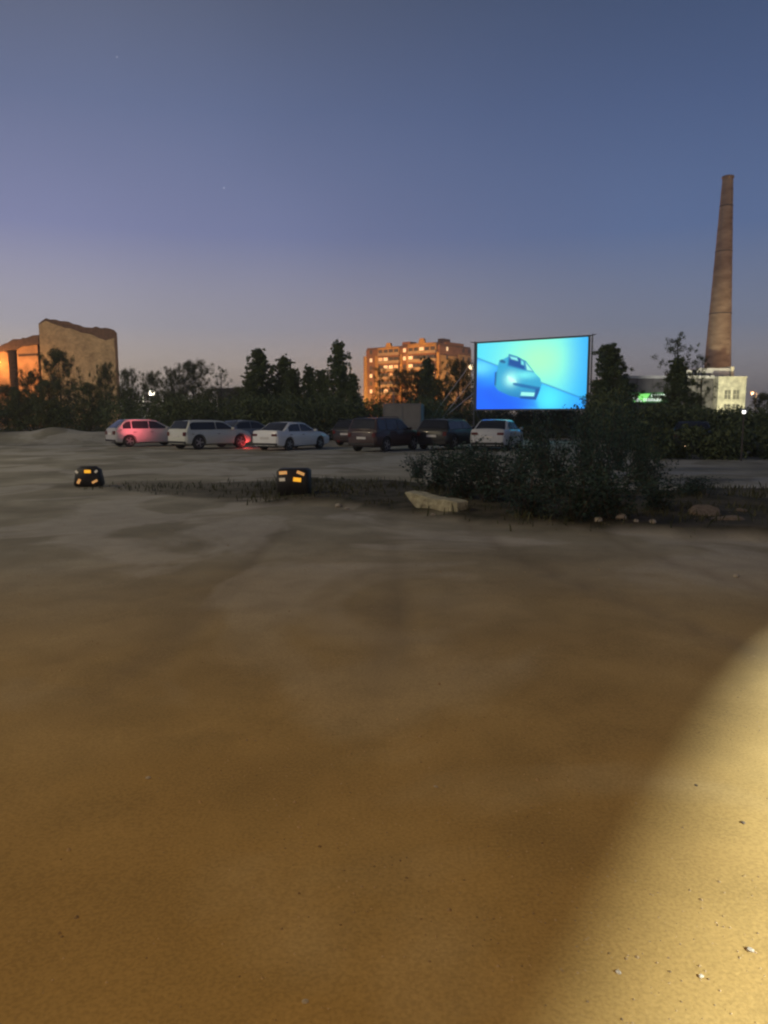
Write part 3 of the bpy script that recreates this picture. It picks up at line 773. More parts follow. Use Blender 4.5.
def slab():
    a, b = onground(408, 511), onground(464, 517)
    c = (a + b) / 2; rz = math.atan2(b.y - a.y, b.x - a.x); L_ = (b - a).length
    rs = np.random.RandomState(3); hl = L_ / 2; nx = 12
    out_top = [(-hl - .02, .29), (hl, .185)]
    rings = []
    for i in range(nx + 1):
        u = i / nx; xt = -hl + L_ * u; xb = xt if u > .35 else xt + .20 * (1 - u / .35)
        zt = .285 - .09 * u + .012 * math.sin(u * 9) ; zb = -.05 + .05 * max(0, .3 - u) / .3
        J = lambda q=.006: rs.normal() * q
        rings.append([Vector((xb + J(), -.10 + J(), zb)), Vector(((xt + xb) / 2 + J(), -.12 + J(), (zt + zb) / 2)), Vector((xt + J(), -.125 + J(), zt - .02)), Vector((xt + J(), -.105 + J(), zt + J(.004))),
                      Vector((xt + J(), .14 + J(), zt + .01 + J(.004))), Vector((xt + J(), .16 + J(), zt - .02)), Vector((xb, .15, zb))])
    n = 7; vs = [v for r_ in rings for v in r_]; fs = []; mb = MB()
    for i in range(nx):
        for k in range(n): q = (k + 1) % n; fs.append((i * n + k, i * n + n + k, i * n + n + q, i * n + q))
    fs.append(tuple(range(n))); fs.append(tuple(range(len(vs) - 1, len(vs) - 1 - n, -1)))
    mb.add(vs, fs)
    o = mb.build('concrete_slab', mat('weathered_concrete', (.40, .39, .27), .92, noise=.35, nscale=7, bump=.7, bscale=18))
    o.scale = (.94, 1, .8); o.location = (c.x, c.y + .13, gz(c.x, c.y)); o.rotation_euler = (0, R(1.5), rz)
    tag(o, 'pale broken concrete slab lying at the edge of the dirt in front of the shrubs', 'slab')
slab()
stone_m = mat('brown_rubble', (.20, .165, .12), .9, noise=.3, nscale=5, bump=.6, bscale=12)
pale_m = mat('pale_stone', (.42, .39, .32), .9, noise=.2, nscale=9, bump=.4)
g = onground(706, 521); rock('boulder', (g.x, g.y, .10), (.30, .20, .15), stone_m, 1, 'left brown boulder of the rubble, tilted up at one end', 'stone', 'rubble by the verge', .2, tilt=.25)
g = onground(727, 527); rock('boulder', (g.x, g.y, .07), (.28, .22, .11), stone_m, 2, 'flat brown boulder lying right of the tilted one', 'stone', 'rubble by the verge', -.2)
g = onground(741, 517); rock('boulder', (g.x, g.y, .07), (.13, .10, .10), stone_m, 5, 'small brown boulder behind the flat one', 'stone', 'rubble by the verge', .6)
for (px, py, s, lab) in ((598, 527, .085, 'leftmost pale stone in the row below the shrubs'), (620, 526, .11, 'largest pale stone in the row below the shrubs'), (636, 529, .05, 'small pale stone right of the largest one below the shrubs'), (652, 530, .06, 'rightmost pale stone in the row below the shrubs'),
                         (338, 507, .07, 'pale stone on the verge edge right of the dark marker block'), (347, 509, .05, 'small pale stone beside the one near the marker block'), (736, 577, .035, 'small pale stone alone on the dirt near the right edge'), (433, 518, .04, 'small stone lying in front of the concrete slab')):
    g = onground(px, py); s *= .78; rock('stone', (g.x, g.y, gz(g.x, g.y) + s * .3), (s * 1.3, s, s * .75), pale_m, px, lab, 'stone', 'stones along the verge', px)
for (px, py, s, lab) in ((148, 778, .014, 'pale pebble on the brown dirt, left of the middle'), (436, 787, .012, 'pale pebble near the middle of the brown dirt'), (750, 950, .014, 'pale pebble in the yellow light near the lower right corner'), (701, 976, .010, 'small pale pebble in the yellow light at the bottom edge'),
                         (618, 972, .011, 'pale pebble at the left border of the yellow light'), (696, 786, .010, 'dark pebble alone in the yellow light'), (743, 824, .012, 'dark pebble in the yellow light close to the right edge'), (305, 1003, .011, 'pale pebble at the bottom edge on the brown dirt')):
    g = onground(px, py); s *= .72; rock('pebble', (g.x, g.y, gz(g.x, g.y) + s * .15), (s * 1.3, s, s * .62), mat('dark_pebble', (.09, .07, .05)) if lab.startswith('dark') else pale_m, px + 1, lab, 'pebble', 'pebbles on the dirt', px)
def gravel():
    rs = np.random.RandomState(77); vs = []; fs = []
    n = 26000; Y = 1.5 + 15 * rs.rand(n) ** 1.5; X = rs.uniform(-.62, .62, n) * (Y + 1)
    k_ = rs.rand(n) < np.clip((vnoise(X * 1.4, Y * 1.4) * .6 + vnoise(X * 5, Y * 5) * .4 - .38) * 3.2, .06, 1); X, Y = X[k_], Y[k_]; n = len(X)
    base = np.array([(1, 0, 0), (.3, .9, 0), (-.8, .6, 0), (-.8, -.6, 0), (.3, -.9, 0), (.15, .1, .75), (-.2, -.1, .7)])
    F = [(0, 1, 5), (1, 2, 5), (2, 6, 5), (2, 3, 6), (3, 4, 6), (4, 5, 6), (4, 0, 5)]
    for i in range(n):
        s = (.0012 + .0045 * rs.rand() ** 2.5) * (1 + .06 * Y[i]) * (2.0 if rs.rand() < .04 else 1); a = rs.rand() * 6.28; c, s_ = math.cos(a), math.sin(a)
        p = base * (s * rs.uniform(.7, 1.2, (7, 3))); p = np.stack([p[:, 0] * c - p[:, 1] * s_, p[:, 0] * s_ + p[:, 1] * c, p[:, 2]], 1) + [X[i], Y[i], gz(X[i], Y[i]) - s * .1]
        k = len(vs); vs += list(p); fs += [tuple(q + k for q in f) for f in F]
    m = leafmat('gravel_grains', (.17, .125, .07), (.44, .34, .19), .9)
    tag(mesh_obj('gravel', vs, fs, m), 'fine loose gravel scattered over the packed dirt', 'gravel', kind='stuff')
gravel()

# ------------------------------------------------------------------ black marker blocks, reflector patches given an added glow
amber = mat('amber_reflector_glow', (1, .5, .05), .4, emit=(1, .46, .03), estr=.85)
amber2 = mat('pale_amber_reflector_glow', (1, .6, .25), .4, emit=(1, .48, .14), estr=.42)
white2 = mat('pale_reflector_glow', (.6, .55, .45), .3, emit=(.75, .62, .42), estr=.25)
blackp = mat('black_rubber', (.012, .012, .011), .6, noise=.3, nscale=20)
def marker(px, py, w, d, h, rz, lights, label, rnd_bev, taper):  # lights lists the reflector patches, which glow by emission
    g = onground(px, py); o = empty('marker_block', (g.x, g.y + d / 2, gz(g.x, g.y)), rz); tag(o, label, 'marker block', 'black marker blocks')
    MB().box(-w / 2, w / 2, -d / 2, d / 2, -.03, h, taper, rnd_bev).build('block', blackp, o, smooth=True, sharp=50)
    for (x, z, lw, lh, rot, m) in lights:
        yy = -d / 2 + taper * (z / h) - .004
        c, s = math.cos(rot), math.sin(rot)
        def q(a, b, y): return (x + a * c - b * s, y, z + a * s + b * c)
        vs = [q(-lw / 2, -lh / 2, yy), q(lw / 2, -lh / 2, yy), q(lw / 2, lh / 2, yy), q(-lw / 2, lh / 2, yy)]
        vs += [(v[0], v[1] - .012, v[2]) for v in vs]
        mesh_obj('reflector_patch', vs, [(3, 2, 1, 0), (4, 5, 6, 7), (0, 1, 5, 4), (1, 2, 6, 5), (2, 3, 7, 6), (3, 0, 4, 7)], m, o)
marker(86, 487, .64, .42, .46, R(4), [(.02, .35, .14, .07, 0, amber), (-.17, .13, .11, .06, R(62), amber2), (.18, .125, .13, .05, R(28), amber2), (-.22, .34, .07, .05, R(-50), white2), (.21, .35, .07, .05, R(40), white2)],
       'left black marker block with three orange reflector patches made to glow, alone on the open dirt', .08, .07)
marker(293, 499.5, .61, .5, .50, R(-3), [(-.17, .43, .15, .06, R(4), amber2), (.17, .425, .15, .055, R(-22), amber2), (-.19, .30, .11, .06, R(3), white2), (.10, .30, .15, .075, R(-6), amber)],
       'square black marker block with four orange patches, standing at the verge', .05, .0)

# ------------------------------------------------------------------ cars
tyre_m = mat('tyre_rubber', (.02, .02, .02), .8); rim_m = mat('alloy_rim', (.35, .35, .36), .35, .7)
trim_m = mat('black_trim', (.015, .015, .016), .5); plate_m = mat('number_plate', (.62, .62, .60), .5)
tail_m = mat('tail_lamp_red', (.10, .010, .010), .3); tail_on = mat('tail_lamp_lit', (.8, .05, .04), emit=(1, .10, .08), estr=1.6)
lamp_m = mat('headlamp_glass', (.5, .52, .55), .15); glyph_m = mat('plate_characters', (.05, .05, .06), .6)
silverp = mat('silver_paint', (.42, .42, .43), .6, .0, coat=.1); whitep = mat('white_paint', (.74, .76, .76), .35, coat=.6)
creamp = mat('cream_paint', (.56, .58, .52), .4, coat=.4); greyp = mat('dark_grey_paint', (.17, .185, .20), .35, .3, coat=.5)
maroonp = mat('maroon_paint', (.034, .012, .011), .4, .0, coat=.25); blackpt = mat('black_paint', (.009, .010, .011), .4, coat=.2)
bluep = mat('grey_white_paint', (.48, .50, .51), .35, coat=.6)
KIND = {
 'saloon': dict(L=4.62, W=1.80, H=1.43, wb=2.68, r=.325, belt=.93, sill=.20, A=-1.86, B=-.98, C=.12, D=1.06, deck=[(-2.31, .86), (-2.24, 1.0), (-1.5, 1.0), (1.1, .96), (1.7, .88), (2.15, .74), (2.31, .58)], wins=((-1.35, -.40), (-.33, .80))),
 'hatchback': dict(L=4.15, W=1.74, H=1.49, wb=2.55, r=.315, belt=.95, sill=.21, A=-2.0, B=-1.30, C=.15, D=1.12, deck=[(-2.07, .84), (-2.02, .98), (-1.5, .98), (1.1, .97), (1.6, .90), (1.95, .75), (2.07, .58)], wins=((-1.62, -1.18), (-1.12, -.22), (-.17, .85))),
 'offroader': dict(L=4.55, W=1.86, H=1.68, wb=2.68, r=.37, belt=1.06, sill=.27, A=-2.22, B=-1.95, C=.25, D=1.10, deck=[(-2.27, .95), (-2.23, 1.08), (-1.5, 1.09), (1.05, 1.08), (1.6, 1.03), (2.1, .92), (2.27, .70)], wins=((-2.0, -1.30), (-1.22, -.25), (-.18, .88))),
}
KIND['crossover'] = dict(KIND['offroader'], L=4.35, H=1.52, belt=1.0, sill=.24, deck=[(-2.17, .88), (-2.12, 1.01), (-1.5, 1.03), (1.05, 1.02), (1.6, .98), (2.0, .88), (2.17, .68)], A=-2.1, B=-1.75, wins=((-1.85, -.27), (-.22, .82)))
def car(kind, px, row, heading, paint, label, tail=tail_m, plate=True, lamps=False, yoff=0, sc=1):
    K = KIND[kind]; L_, Wd, H, wb, r_, belt, sill = (K[k] for k in ('L', 'W', 'H', 'wb', 'r', 'belt', 'sill'))
    g = onground(px, row + 2.4); sc *= .95
    root = empty('parked_' + {'saloon': 'saloon', 'hatchback': 'hatchback', 'offroader': 'offroad_car', 'crossover': 'offroad_car'}[kind], (g.x, g.y + yoff, gz(g.x, g.y + yoff)), R(90) - heading)
    root.scale = (sc,) * 3
    tag(root, label, 'car', 'cars parked in front of the screen')
    deck = lambda x: float(np.interp(x, [p[0] for p in K['deck']], [p[1] for p in K['deck']]))
    xw = (-wb / 2 - .03, wb / 2 - .03); Ra = r_ + .06
    xs = sorted(set([round(v, 3) for v in list(np.linspace(-L_ / 2, L_ / 2, 40)) + [-L_ / 2 + .025, -L_ / 2 + .07, L_ / 2 - .03, L_ / 2 - .09] + [c + Ra * math.cos(t) * s for c in xw for s in (1, -1) for t in np.linspace(0, math.pi / 2, 9)]]))
    hw = lambda x: Wd / 2 * (1 - .10 * (abs(x) / (L_ / 2)) ** 5 - (.10 * sstep(L_ / 2 - .09, L_ / 2, abs(x))).item())
    mb = MB(); rings = []
    for x in xs:
        w = hw(x); zt = deck(x); zb = sill + .06 * sstep(L_ / 2 - .5, L_ / 2, abs(x)).item()
        ar = 0
        for c in xw:
            if abs(x - c) < Ra: ar = max(ar, r_ + math.sqrt(max(0, Ra ** 2 - (x - c) ** 2)))
        half = [(w - .12, zb), (w - .03, zb + .05), (w - .005, .42), (w, .58), (w - .01, .74), (w - .05, zt - .07), (w - .10, zt - .015), (w * .55, zt + .018), (0, zt + .025)]
        half = [(y, max(z, min(ar, zt - .08)) if i < 5 else z) for i, (y, z) in enumerate(half)]
        half = [(y, min(z, zt - .09 + .002 * i) if i < 5 else z) for i, (y, z) in enumerate(half)]
        ring = [Vector((x, y, z)) for y, z in half] + [Vector((x, -y, z)) for y, z in half[-2::-1]]
        rings.append(ring)
    n = len(rings[0]); vs = [v for q in rings for v in q]; fs = []
    for i in range(len(rings) - 1):
        for k in range(n - 1): fs.append((i * n + k, i * n + n + k, i * n + n + k + 1, i * n + k + 1))
        fs.append((i * n + n - 1, i * n + 2 * n - 1, i * n + n, i * n))
    fs.append(tuple(range(n))); fs.append(tuple(range(len(vs) - 1, len(vs) - 1 - n, -1)))
    # cabin
    zt_pts = [(K['A'], belt), (K['A'] + .1 * (K['B'] - K['A']), belt + .10 * (H - belt)), (K['B'] - .16 * (K['B'] - K['A']), belt + .90 * (H - belt)), (K['B'] + .05, H - .028), (K['B'] * .6 + K['C'] * .4, H), (K['C'] - .25, H - .012), (K['C'] + .08, H - .055), (K['D'] - .1, belt + .11 * (H - belt)), (K['D'], belt)]
    ztop = lambda x: float(np.interp(x, [p[0] for p in zt_pts], [p[1] for p in zt_pts]))
    ws = lambda z: Wd / 2 - .075 - .17 * max(0, (z - belt)) / (H - belt)
    cx = sorted(set([p[0] for p in zt_pts] + list(np.linspace(K['A'], K['D'], 30)))); off = len(vs); m_ = 7
    for x in cx:
        zt = max(ztop(x), belt - .02); z1 = max(belt - .06, zt - .07)
        half = [(ws(belt) + .01, belt - .10), (ws(z1), z1), (ws(zt) - .035, zt - .012), (0, zt + .012)]
        vs += [Vector((x, y, z)) for y, z in half] + [Vector((x, -y, z)) for y, z in half[-2::-1]]
    for i in range(len(cx) - 1):
        for k in range(m_ - 1): a = off + i * m_ + k; fs.append((a, a + m_, a + m_ + 1, a + 1))
    fs.append(tuple(off + k for k in range(m_))); fs.append(tuple(len(vs) - 1 - k for k in range(m_)))
    mesh_obj('body', vs, fs, paint, root, True, 34)
    # side windows
    for sgn in (1, -1):
        for (xa, xb) in K['wins']:
            w = MB(); cols = np.linspace(xa, xb, 9); V = []
            for x in cols:
                top = min(ztop(x) - .085, H - .10); top = max(top, belt + .05)
                for z in (belt + .035, top): V.append((x, sgn * (ws(z) + .006), z))
            F_ = [((2 * i, 2 * i + 2, 2 * i + 3, 2 * i + 1) if sgn < 0 else (2 * i + 1, 2 * i + 3, 2 * i + 2, 2 * i)) for i in range(8)]
            w.add(V, F_); w.build('side_window', glass_dark, root)
    for nm, (xa, xb) in (('rear_window', (K['A'] + .12 * (K['B'] - K['A']), K['B'] - .10 * (K['B'] - K['A']))), ('windscreen', (K['C'] + .12, K['D'] - .06))):
        V = []; F_ = []; cols = np.linspace(xa, xb, 5); tt = np.linspace(-1, 1, 7)
        sg = -1 if nm == 'rear_window' else 1
        for x in cols:
            zt = ztop(x)
            for q in tt: V.append((x + sg * .012, q * (ws(zt) - .10), zt + .012 * (1 - abs(q)) - .004 * abs(q) + .012))
        for i in range(4):
            for k in range(6): a = i * 7 + k; F_.append((a, a + 7, a + 8, a + 1))
        mesh_obj(nm, V, F_, glass_dark, root)
    # wheels
    for x in xw:
        for sgn in (1, -1):
            wy = sgn * (Wd / 2 - .115)
            t = MB().lathe([(r_ * .64, -.10), (r_ * .93, -.105), (r_, -.07), (r_, .07), (r_ * .93, .105), (r_ * .64, .10)], 24, 'y', (x, wy, r_))
            wh = t.build('wheel', tyre_m, root, True, 40)
            rm = MB(); rm.lathe([(r_ * .16, .02 * sgn + .085 * sgn), (r_ * .17, .06 * sgn)], 10, 'y', (x, wy, r_))
            for k in range(5):
                a = 2 * math.pi * k / 5; ca, sa = math.cos(a), math.sin(a); w2 = .035; V = []
                for yy in (.070 * sgn, .102 * sgn):
                    for rad, hw_ in ((r_ * .1, w2 * 1.2), (r_ * .63, w2 * .9)):
                        for q in (-1, 1): V.append((x + ca * rad - sa * hw_ * q, wy + yy, r_ + sa * rad + ca * hw_ * q))
                rm.add(V, [(0, 1, 3, 2), (4, 6, 7, 5), (0, 4, 5, 1), (2, 3, 7, 6), (0, 2, 6, 4), (1, 5, 7, 3)])
            rm.lathe([(r_ * .60, .088 * sgn), (r_ * .66, .103 * sgn), (r_ * .645, .107 * sgn), (r_ * .60, .09 * sgn)], 24, 'y', (x, wy, r_))
            rm.build('rim', rim_m, wh)
    # underbody, wheel-house filler
    MB().box(-L_ / 2 + .25, L_ / 2 - .25, -Wd / 2 + .28, Wd / 2 - .28, sill - .03, .60).build('underbody', trim_m, root)
    # rear: bumper trim, tail lamps, plate
    xr = -L_ / 2
    MB().box(xr - .012, xr + .12, -Wd / 2 * .84, Wd / 2 * .84, sill + .07, sill + .20, 0, .02).build('bumper_trim', trim_m, root)
    MB().box(L_ / 2 - .12, L_ / 2 + .012, -Wd / 2 * .80, Wd / 2 * .80, sill + .08, sill + .30, 0, .02).build('front_grille', trim_m, root)
    zl = {'saloon': .80, 'hatchback': .82, 'offroader': .90, 'crossover': .86}[kind]
    for sgn in (1, -1):
        y0, y1 = sorted((sgn * Wd / 2 * .50, sgn * Wd / 2 * .84)) if kind not in ('offroader', 'crossover') else sorted((sgn * Wd / 2 * .66, sgn * Wd / 2 * .86))
        hh = .07 if kind == 'saloon' else .16
        MB().box(xr - .022, xr + .09, y0, y1, zl - hh, zl + .05, 0, .02).build('tail_lamp', tail if (tail is not tail_on or sgn > 0) else tail_m, root)
        y0, y1 = sorted((sgn * Wd / 2 * .50, sgn * Wd / 2 * .83))
        MB().box(L_ / 2 - .20, L_ / 2 - .015, y0, y1, .60, .72, .0, .02).build('headlamp', lamp_m, root)
        mm = MB().box(K['D'] - .42, K['D'] - .28, *sorted((sgn * (Wd / 2 - .02), sgn * (Wd / 2 + .17))), belt + .0, belt + .13, 0, .03); mm.build('mirror', paint, root)
    for sgn in (1, -1):
        for (xa, xb) in K['wins'][-2:]:
            y0, y1 = sorted((sgn * (Wd / 2 - .012), sgn * (Wd / 2 + .012)))
            MB().box(xa + .02, xa + .17, y0, y1, .79, .815).build('door_handle', trim_m, root)
    if plate:
        pz = .64 if kind == 'saloon' else .70
        p_ = MB().box(xr - .022, xr - .002, -.26, .26, pz - .055, pz + .055); q_ = p_.build('number_plate', plate_m, root)
    if kind in ('offroader', 'crossover'):
        rails = MB()
        for sgn in (1, -1): rails.tube([(-1.7, sgn * .62, H - .02), (-1.6, sgn * .62, H + .045), (.05, sgn * .62, H + .04), (.2, sgn * .62, H - .03)], [.015] * 4, 6)
        rails.build('roof_rails', trim_m, root)
    return root
c1 = car('hatchback', 148, 443.6, R(52), silverp, 'silver hatchback lit pink by an added red spill light, leftmost of the parked cars')
c2 = car('crossover', 211, 446.0, R(41), creamp, 'cream off-road car with dark windows between the hatchback and the white saloon', tail=tail_m, sc=.95)
c3 = car('saloon', 248, 442.2, R(42), greyp, 'dark grey saloon half hidden between the cream car and the white saloon')
c4 = car('saloon', 292.5, 446.8, R(30), whitep, 'white saloon seen from behind, parked beyond the square marker block', sc=.96)
c5 = car('crossover', 364, 442.6, R(30), blackpt, 'black off-road car half hidden behind the maroon one', sc=.96)
c6 = car('offroader', 386, 448.0, R(32), maroonp, 'dark maroon off-road car with a pale number plate below the grey trailer', sc=.95)
c7 = car('crossover', 450, 446.0, R(30), blackpt, 'black off-road car behind the shrubs left of the white saloon at the screen', sc=1.0)
c8 = car('saloon', 498, 446.6, R(21), bluep, 'white saloon parked below the screen behind the shrubs', sc=1.04)
c9 = car('saloon', 692, 448.5, R(24), blackpt, 'dark hatchback with one small lit lamp under the right-hand trees', plate=False)
# red spill of tail lights, added as bare lights; one lit car lamp
red = (1, .10, .08)
def added_red_spill(px, py, Y, e): point('added_tail_light_spill', at(px, py, Y), e, (1, .07, .07), .08)
spot('added_tail_light_spill', (-12.5, 37.4, 1.1), (-13.6, 42.6, .8), 250, (1, .14, .16), 70, 1.0, .3)
added_red_spill(247, 444.5, 37.6, 14)
o = c9; MB().box(-2.36, -2.338, .12, .26, .30, .38).build('lit_lamp', mat('small_warm_lamp', (1, .7, .4), emit=(1, .62, .35), estr=2.5), o)

# ------------------------------------------------------------------ grey box trailer and poles
def trailer():
    D = 44.0; g0 = X_at(402, D)
    o = empty('box_trailer', (g0, D, 0), R(-6)); tag(o, 'plain grey box trailer standing behind the maroon car', 'trailer')
    gm = mat('grey_sheet', (.17, .165, .155), .7, noise=.12, nscale=2)
    w = 38 / F_PX * D / 2; zt = Z_at(403.5, D)
    MB().box(-w, w, 0, 3.4, .62, zt, 0, .03).build('box', gm, o)
    MB().box(-w - .02, w + .02, -.03, -.003, zt - .09, zt - .02).build('top_rail', steel, o)
    for x in (-w + .03, -.02, w - .09): MB().box(x, x + .06, -.028, -.003, .66, zt - .1).build('door_post', steel, o)
    MB().box(-w * .9, w * .9, .3, 3.2, .45, .617).build('chassis', trim_m, o)
    for y in (1.3, 2.2):
        for s in (-1, 1):
            MB().lathe([(.2, -.1), (.34, -.1), (.34, .1), (.2, .1)], 18, 'y', (0, 0, 0)).build('wheel', tyre_m, o).matrix_local = Matrix.Translation((s * (w - .18), y, .34)) @ Matrix.Rotation(R(90), 4, 'Z')
    MB().box(-.04, .04, -.5, .3, .4, .5).build('drawbar', trim_m, o)
    p_ = at(394, 403, 46)
    q = MB().tube([(0, 0, 0), (0, 0, Z_at(391, 46))], [.05, .04], 8).build('lamp_post', steel); q.location = (X_at(394, 46), 48.5, 0); q.name = 'thin_post'
    tag(q, 'thin pale post sticking up behind the left part of the grey trailer', 'post')
trailer()
def utility_pole():
    Y = 68; o = empty('utility_pole', (X_at(291, Y), Y, 0)); tag(o, 'bare utility pole standing up between the pointed trees', 'utility pole')
    MB().tube([(0, 0, -.2), (0, 0, Z_at(359, Y))], [.14, .09], 10).build('pole', bark, o)
    MB().box(-.5, .5, -.05, .05, Z_at(362, Y) - .12, Z_at(362, Y)).build('crossarm', bark, o)
utility_pole()
def far_roof():
    Y = 130; o = empty('shed', (X_at(238, Y), Y, 0)); tag(o, 'low dark shed roof showing in the skyline dip behind the dark grey saloon', 'shed')
    zt = Z_at(388, Y); MB().box(-3.4, 3.6, 0, 7, 0, zt - .5).build('wall', rustm, o); MB().box(-3.8, 4.0, -.4, 7.4, zt - .497, zt).build('roof', rustm, o)
far_roof()

# ------------------------------------------------------------------ cinema screen
def paint_screen(U, V):
    """the film frame: u to the right, v downwards, both 0..1; returns linear rgb"""
    def c(r, g, b): return np.array(lin(r, g, b))
    U = U[..., None]; V = V[..., None]; ss = lambda a, b, x: sstep(a, b, x)
    top = c(70, 200, 225) + 0 * U
    glow = np.exp(-(((U - .58) / .34) ** 2 + ((V - .30) / .42) ** 2))
    img = top * (1 - glow) + c(150, 242, 180) * glow
    img = img * (1 - .8 * ss(.72, 1.02, U)) + c(30, 150, 225) * .8 * ss(.72, 1.02, U)
    hor = .22 + (U) * .66                                   # slanting horizon
    below = ss(-.01, .015, V - hor)
    road = c(36, 150, 238) * (1 - ss(.0, .55, V - hor)) + c(16, 92, 232) * ss(.0, .55, V - hor)
    lg = np.exp(-(((U - .68) / .17) ** 2 + ((V - .86) / .30) ** 2)); road = road * (1 - lg) + c(70, 210, 238) * lg
    lg = np.exp(-(((U - .03) / .14) ** 2 + ((V - .36) / .12) ** 2)); road = road * (1 - .7 * lg) + c(105, 215, 235) * .7 * lg
    img = img * (1 - below) + road * below
    line = np.exp(-((V - hor) / .014) ** 2) * .75; img = img * (1 - line) + c(28, 110, 175) * line
    u, v = U[..., 0], V[..., 0]
    def poly(pts, soft=.012):
        P = np.array(pts); s = np.full(u.shape, 1e9); inside = np.zeros(u.shape, bool); a = 1.75
        for i in range(len(P)):
            x0, y0 = P[i]; x1, y1 = P[(i + 1) % len(P)]
            dx, dy = (x1 - x0) * a, y1 - y0; px_, py_ = (u - x0) * a, v - y0
            t = np.clip((px_ * dx + py_ * dy) / (dx * dx + dy * dy + 1e-12), 0, 1)
            s = np.minimum(s, np.hypot(px_ - t * dx, py_ - t * dy))
            cond = ((y0 > v) != (y1 > v)) & (u < (x1 - x0) * (v - y0) / (y1 - y0 + 1e-12) + x0); inside ^= cond
        d = np.where(inside, s, -s); return sstep(-soft, soft, d)[..., None]
    def Z(x, y): return ((x - 88) / 556.0, (y - (94 - (x - 88) * .06)) / (336 + (x - 88) * .055))
    sh = poly([Z(110, 330), Z(200, 300), Z(400, 375), Z(410, 425), Z(180, 420)], .06); img = img * (1 - .55 * sh) + c(16, 84, 205) * .55 * sh
    body = poly([Z(205, 188), Z(222, 176), Z(252, 160), Z(345, 182), Z(392, 242), Z(420, 272), Z(428, 305), Z(415, 345), Z(402, 380), Z(322, 372), Z(268, 362), Z(205, 335), Z(183, 308), Z(190, 250)])
    sh2 = c(44, 150, 190) + 0 * U
    hl = np.exp(-(((U - .33) / .06) ** 2 + ((V - .56) / .10) ** 2)); sh2 = sh2 * (1 - hl) + c(165, 238, 226) * hl
    hl = np.exp(-(((U - .46) / .12) ** 2 + ((V - .50) / .06) ** 2)) * .8; sh2 = sh2 * (1 - hl) + c(110, 222, 222) * hl
    dk = ss(.62, .86, V); sh2 = sh2 * (1 - .75 * dk) + c(20, 98, 160) * .75 * dk
    img = img * (1 - body) + sh2 * body
    for pts, col, a in (([(250, 208), (256, 146), (300, 158), (345, 182), (388, 240), (330, 228)], (34, 118, 168), 1),
                        ([(256, 202), (262, 155), (310, 166), (336, 188), (340, 226)], (14, 72, 140), 1),
                        ([(262, 158), (300, 166), (306, 182), (270, 172)], (130, 225, 220), .9), ([(320, 178), (334, 186), (336, 204), (322, 200)], (110, 215, 215), .9),
                        ([(344, 190), (380, 234), (352, 228)], (150, 236, 215), .9), ([(206, 180), (222, 174), (242, 186), (236, 194), (214, 190)], (20, 84, 130), 1),
                        ([(184, 240), (196, 236), (192, 310), (182, 305)], (16, 80, 140), .9), ([(280, 292), (330, 300), (420, 318), (416, 334), (330, 318), (284, 306)], (18, 92, 150), .9),
                        ([(252, 258), (285, 272), (300, 292), (270, 292), (256, 276)], (190, 246, 226), .85), ([(326, 342), (396, 346), (390, 364), (322, 360)], (150, 236, 220), .95),
                        ([(396, 330), (420, 322), (412, 352), (400, 378), (392, 376)], (12, 70, 140), .9), ([(318, 364), (392, 366), (400, 382), (322, 376)], (10, 66, 140), .9)):
        k = poly([Z(*p_) for p_ in pts], .014) * a; img = img * (1 - k) + c(*col) * k
    return img
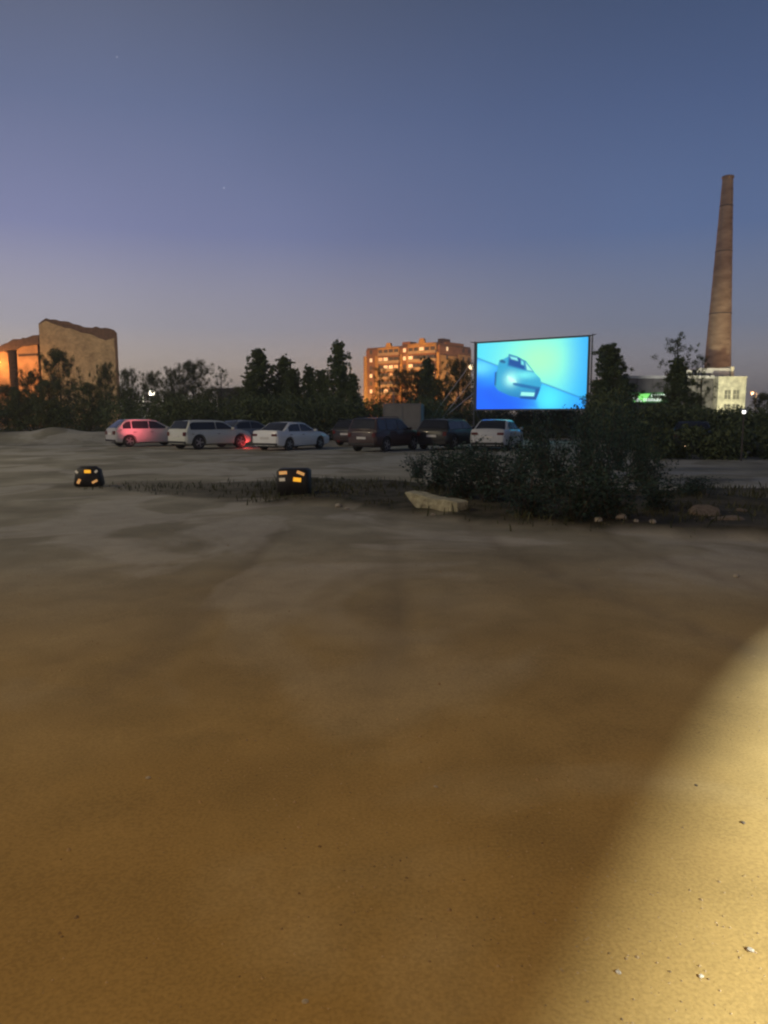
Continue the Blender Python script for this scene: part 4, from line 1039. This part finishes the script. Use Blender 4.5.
def screen():
    YL, YR = 52.4, 47.9
    bl, br = at(476.5, 409.3, YL), at(586, 408.2, YR); tl, tr = at(476.5, 343.8, YL), at(587.4, 336.6, YR)
    zb = (bl.z + br.z) / 2; zt = (tl.z + tr.z) / 2
    c = Vector(((bl.x + br.x) / 2, (YL + YR) / 2, 0)); ang = math.atan2(YR - YL, br.x - bl.x); w = math.hypot(br.x - bl.x, YR - YL)
    root = empty('cinema_screen', c, ang); tag(root, 'large glowing outdoor cinema screen showing a car, blue and green', 'screen')
    nx, nz = 240, 136; U, V = np.meshgrid(np.linspace(0, 1, nx), np.linspace(0, 1, nz)); rgb = paint_screen(U, V)
    X = (U - .5) * w; Z_ = zt + (zb - zt) * V; verts = np.stack([X.ravel(), 0 * X.ravel(), Z_.ravel()], 1)
    i = np.arange(nx * nz).reshape(nz, nx); f = np.stack([i[1:, :-1].ravel(), i[1:, 1:].ravel(), i[:-1, 1:].ravel(), i[:-1, :-1].ravel()], 1)
    me = bpy.data.meshes.new('picture'); me.from_pydata(verts.tolist(), [], f.tolist()); me.update()
    a = me.color_attributes.new('film', 'FLOAT_COLOR', 'POINT'); a.data.foreach_set('color', np.concatenate([rgb.reshape(-1, 3), np.ones((nx * nz, 1))], 1).ravel().astype(np.float32))
    m = bpy.data.materials.new('projected_film'); m.use_nodes = True; t = m.node_tree; b = t.nodes['Principled BSDF']
    at_ = N(t, 'ShaderNodeAttribute', attribute_name='film'); t.links.new(at_.outputs['Color'], b.inputs['Emission Color']); b.inputs['Emission Strength'].default_value = 1.4
    b.inputs['Base Color'].default_value = (.1, .1, .1, 1); b.inputs['Roughness'].default_value = .9; b.inputs['Specular IOR Level'].default_value = 0
    me.materials.append(m); po = bpy.data.objects.new('picture', me); COL.objects.link(po); po.parent = root
    fm = mat('screen_frame_cloth', (.12, .13, .14), .8); e = .14
    MB().box(-w / 2 - .03, w / 2 + .03, .02, .10, zb - .03, zt + .03).build('backing_sheet', fm, root)
    MB().box(-w / 2 - e, w / 2 + e, -.03, .019, zt + .002, zt + .11).build('frame_rail', fm, root)
    MB().box(-w / 2 - e, w / 2 + e, -.03, .019, zb - .11, zb - .002).build('frame_rail', fm, root)
    for s in (-1, 1):
        MB().box(*sorted((s * (w / 2 + .002), s * (w / 2 + e))), -.031, .018, zb, zt).build('frame_rail', fm, root)
        x = s * (w / 2 + e + .10)
        MB().tube([(x, .06, 0), (x, .06, zt + .16)], [.05, .045], 8).build('support_pole', steel, root)
        MB().tube([(x, .1, zb + .2), (x, 2.2, 0)], [.04, .04], 6).build('rear_stay', steel, root)
        MB().tube([(s * (w / 2 + e - .06), 0, zt + .06), (x + s * .25, -.05, zt + .12)], [.03, .03], 6).build('corner_bracket', steel, root)
        MB().box(x - .3, x + .3, -.3, .5, .003, .10).build('foot_plate', steel, root)
    rp = mat('pale_strap', (.45, .47, .46), .6)
    for (z0, dx, y) in ((zt - 1.0, -3.3, -1.6), (zt - 2.3, -2.6, -1.5), (zb + 1.1, -2.3, -2.6)):
        x = -w / 2 - e - .1; MB().tube([(x, 0, z0), (x + dx, y, .4)], [.02, .02], 5).build('guy_strap', rp, root)
    x = w / 2 + e + .1; MB().tube([(x, 0, zt - .4), (x + 2.4, -.8, .1)], [.012, .012], 5).build('guy_strap', rp, root)
    return root
screen()

# ------------------------------------------------------------------ evening haze
def haze():
    o = MB().box(-1420, 1420, -320, 1920, -1.2, 62).build('haze', None); tag(o, 'thin evening haze over the car park', 'haze', kind='stuff')
    m = bpy.data.materials.new('thin_haze'); m.use_nodes = True; t = m.node_tree; t.nodes.clear()
    v = N(t, 'ShaderNodeVolumePrincipled'); v.inputs['Color'].default_value = (.85, .87, .9, 1); v.inputs['Density'].default_value = HAZE; v.inputs['Anisotropy'].default_value = .3
    q = N(t, 'ShaderNodeOutputMaterial'); t.links.new(v.outputs[0], q.inputs['Volume']); o.data.materials.append(m)
HAZE = .0008
haze()
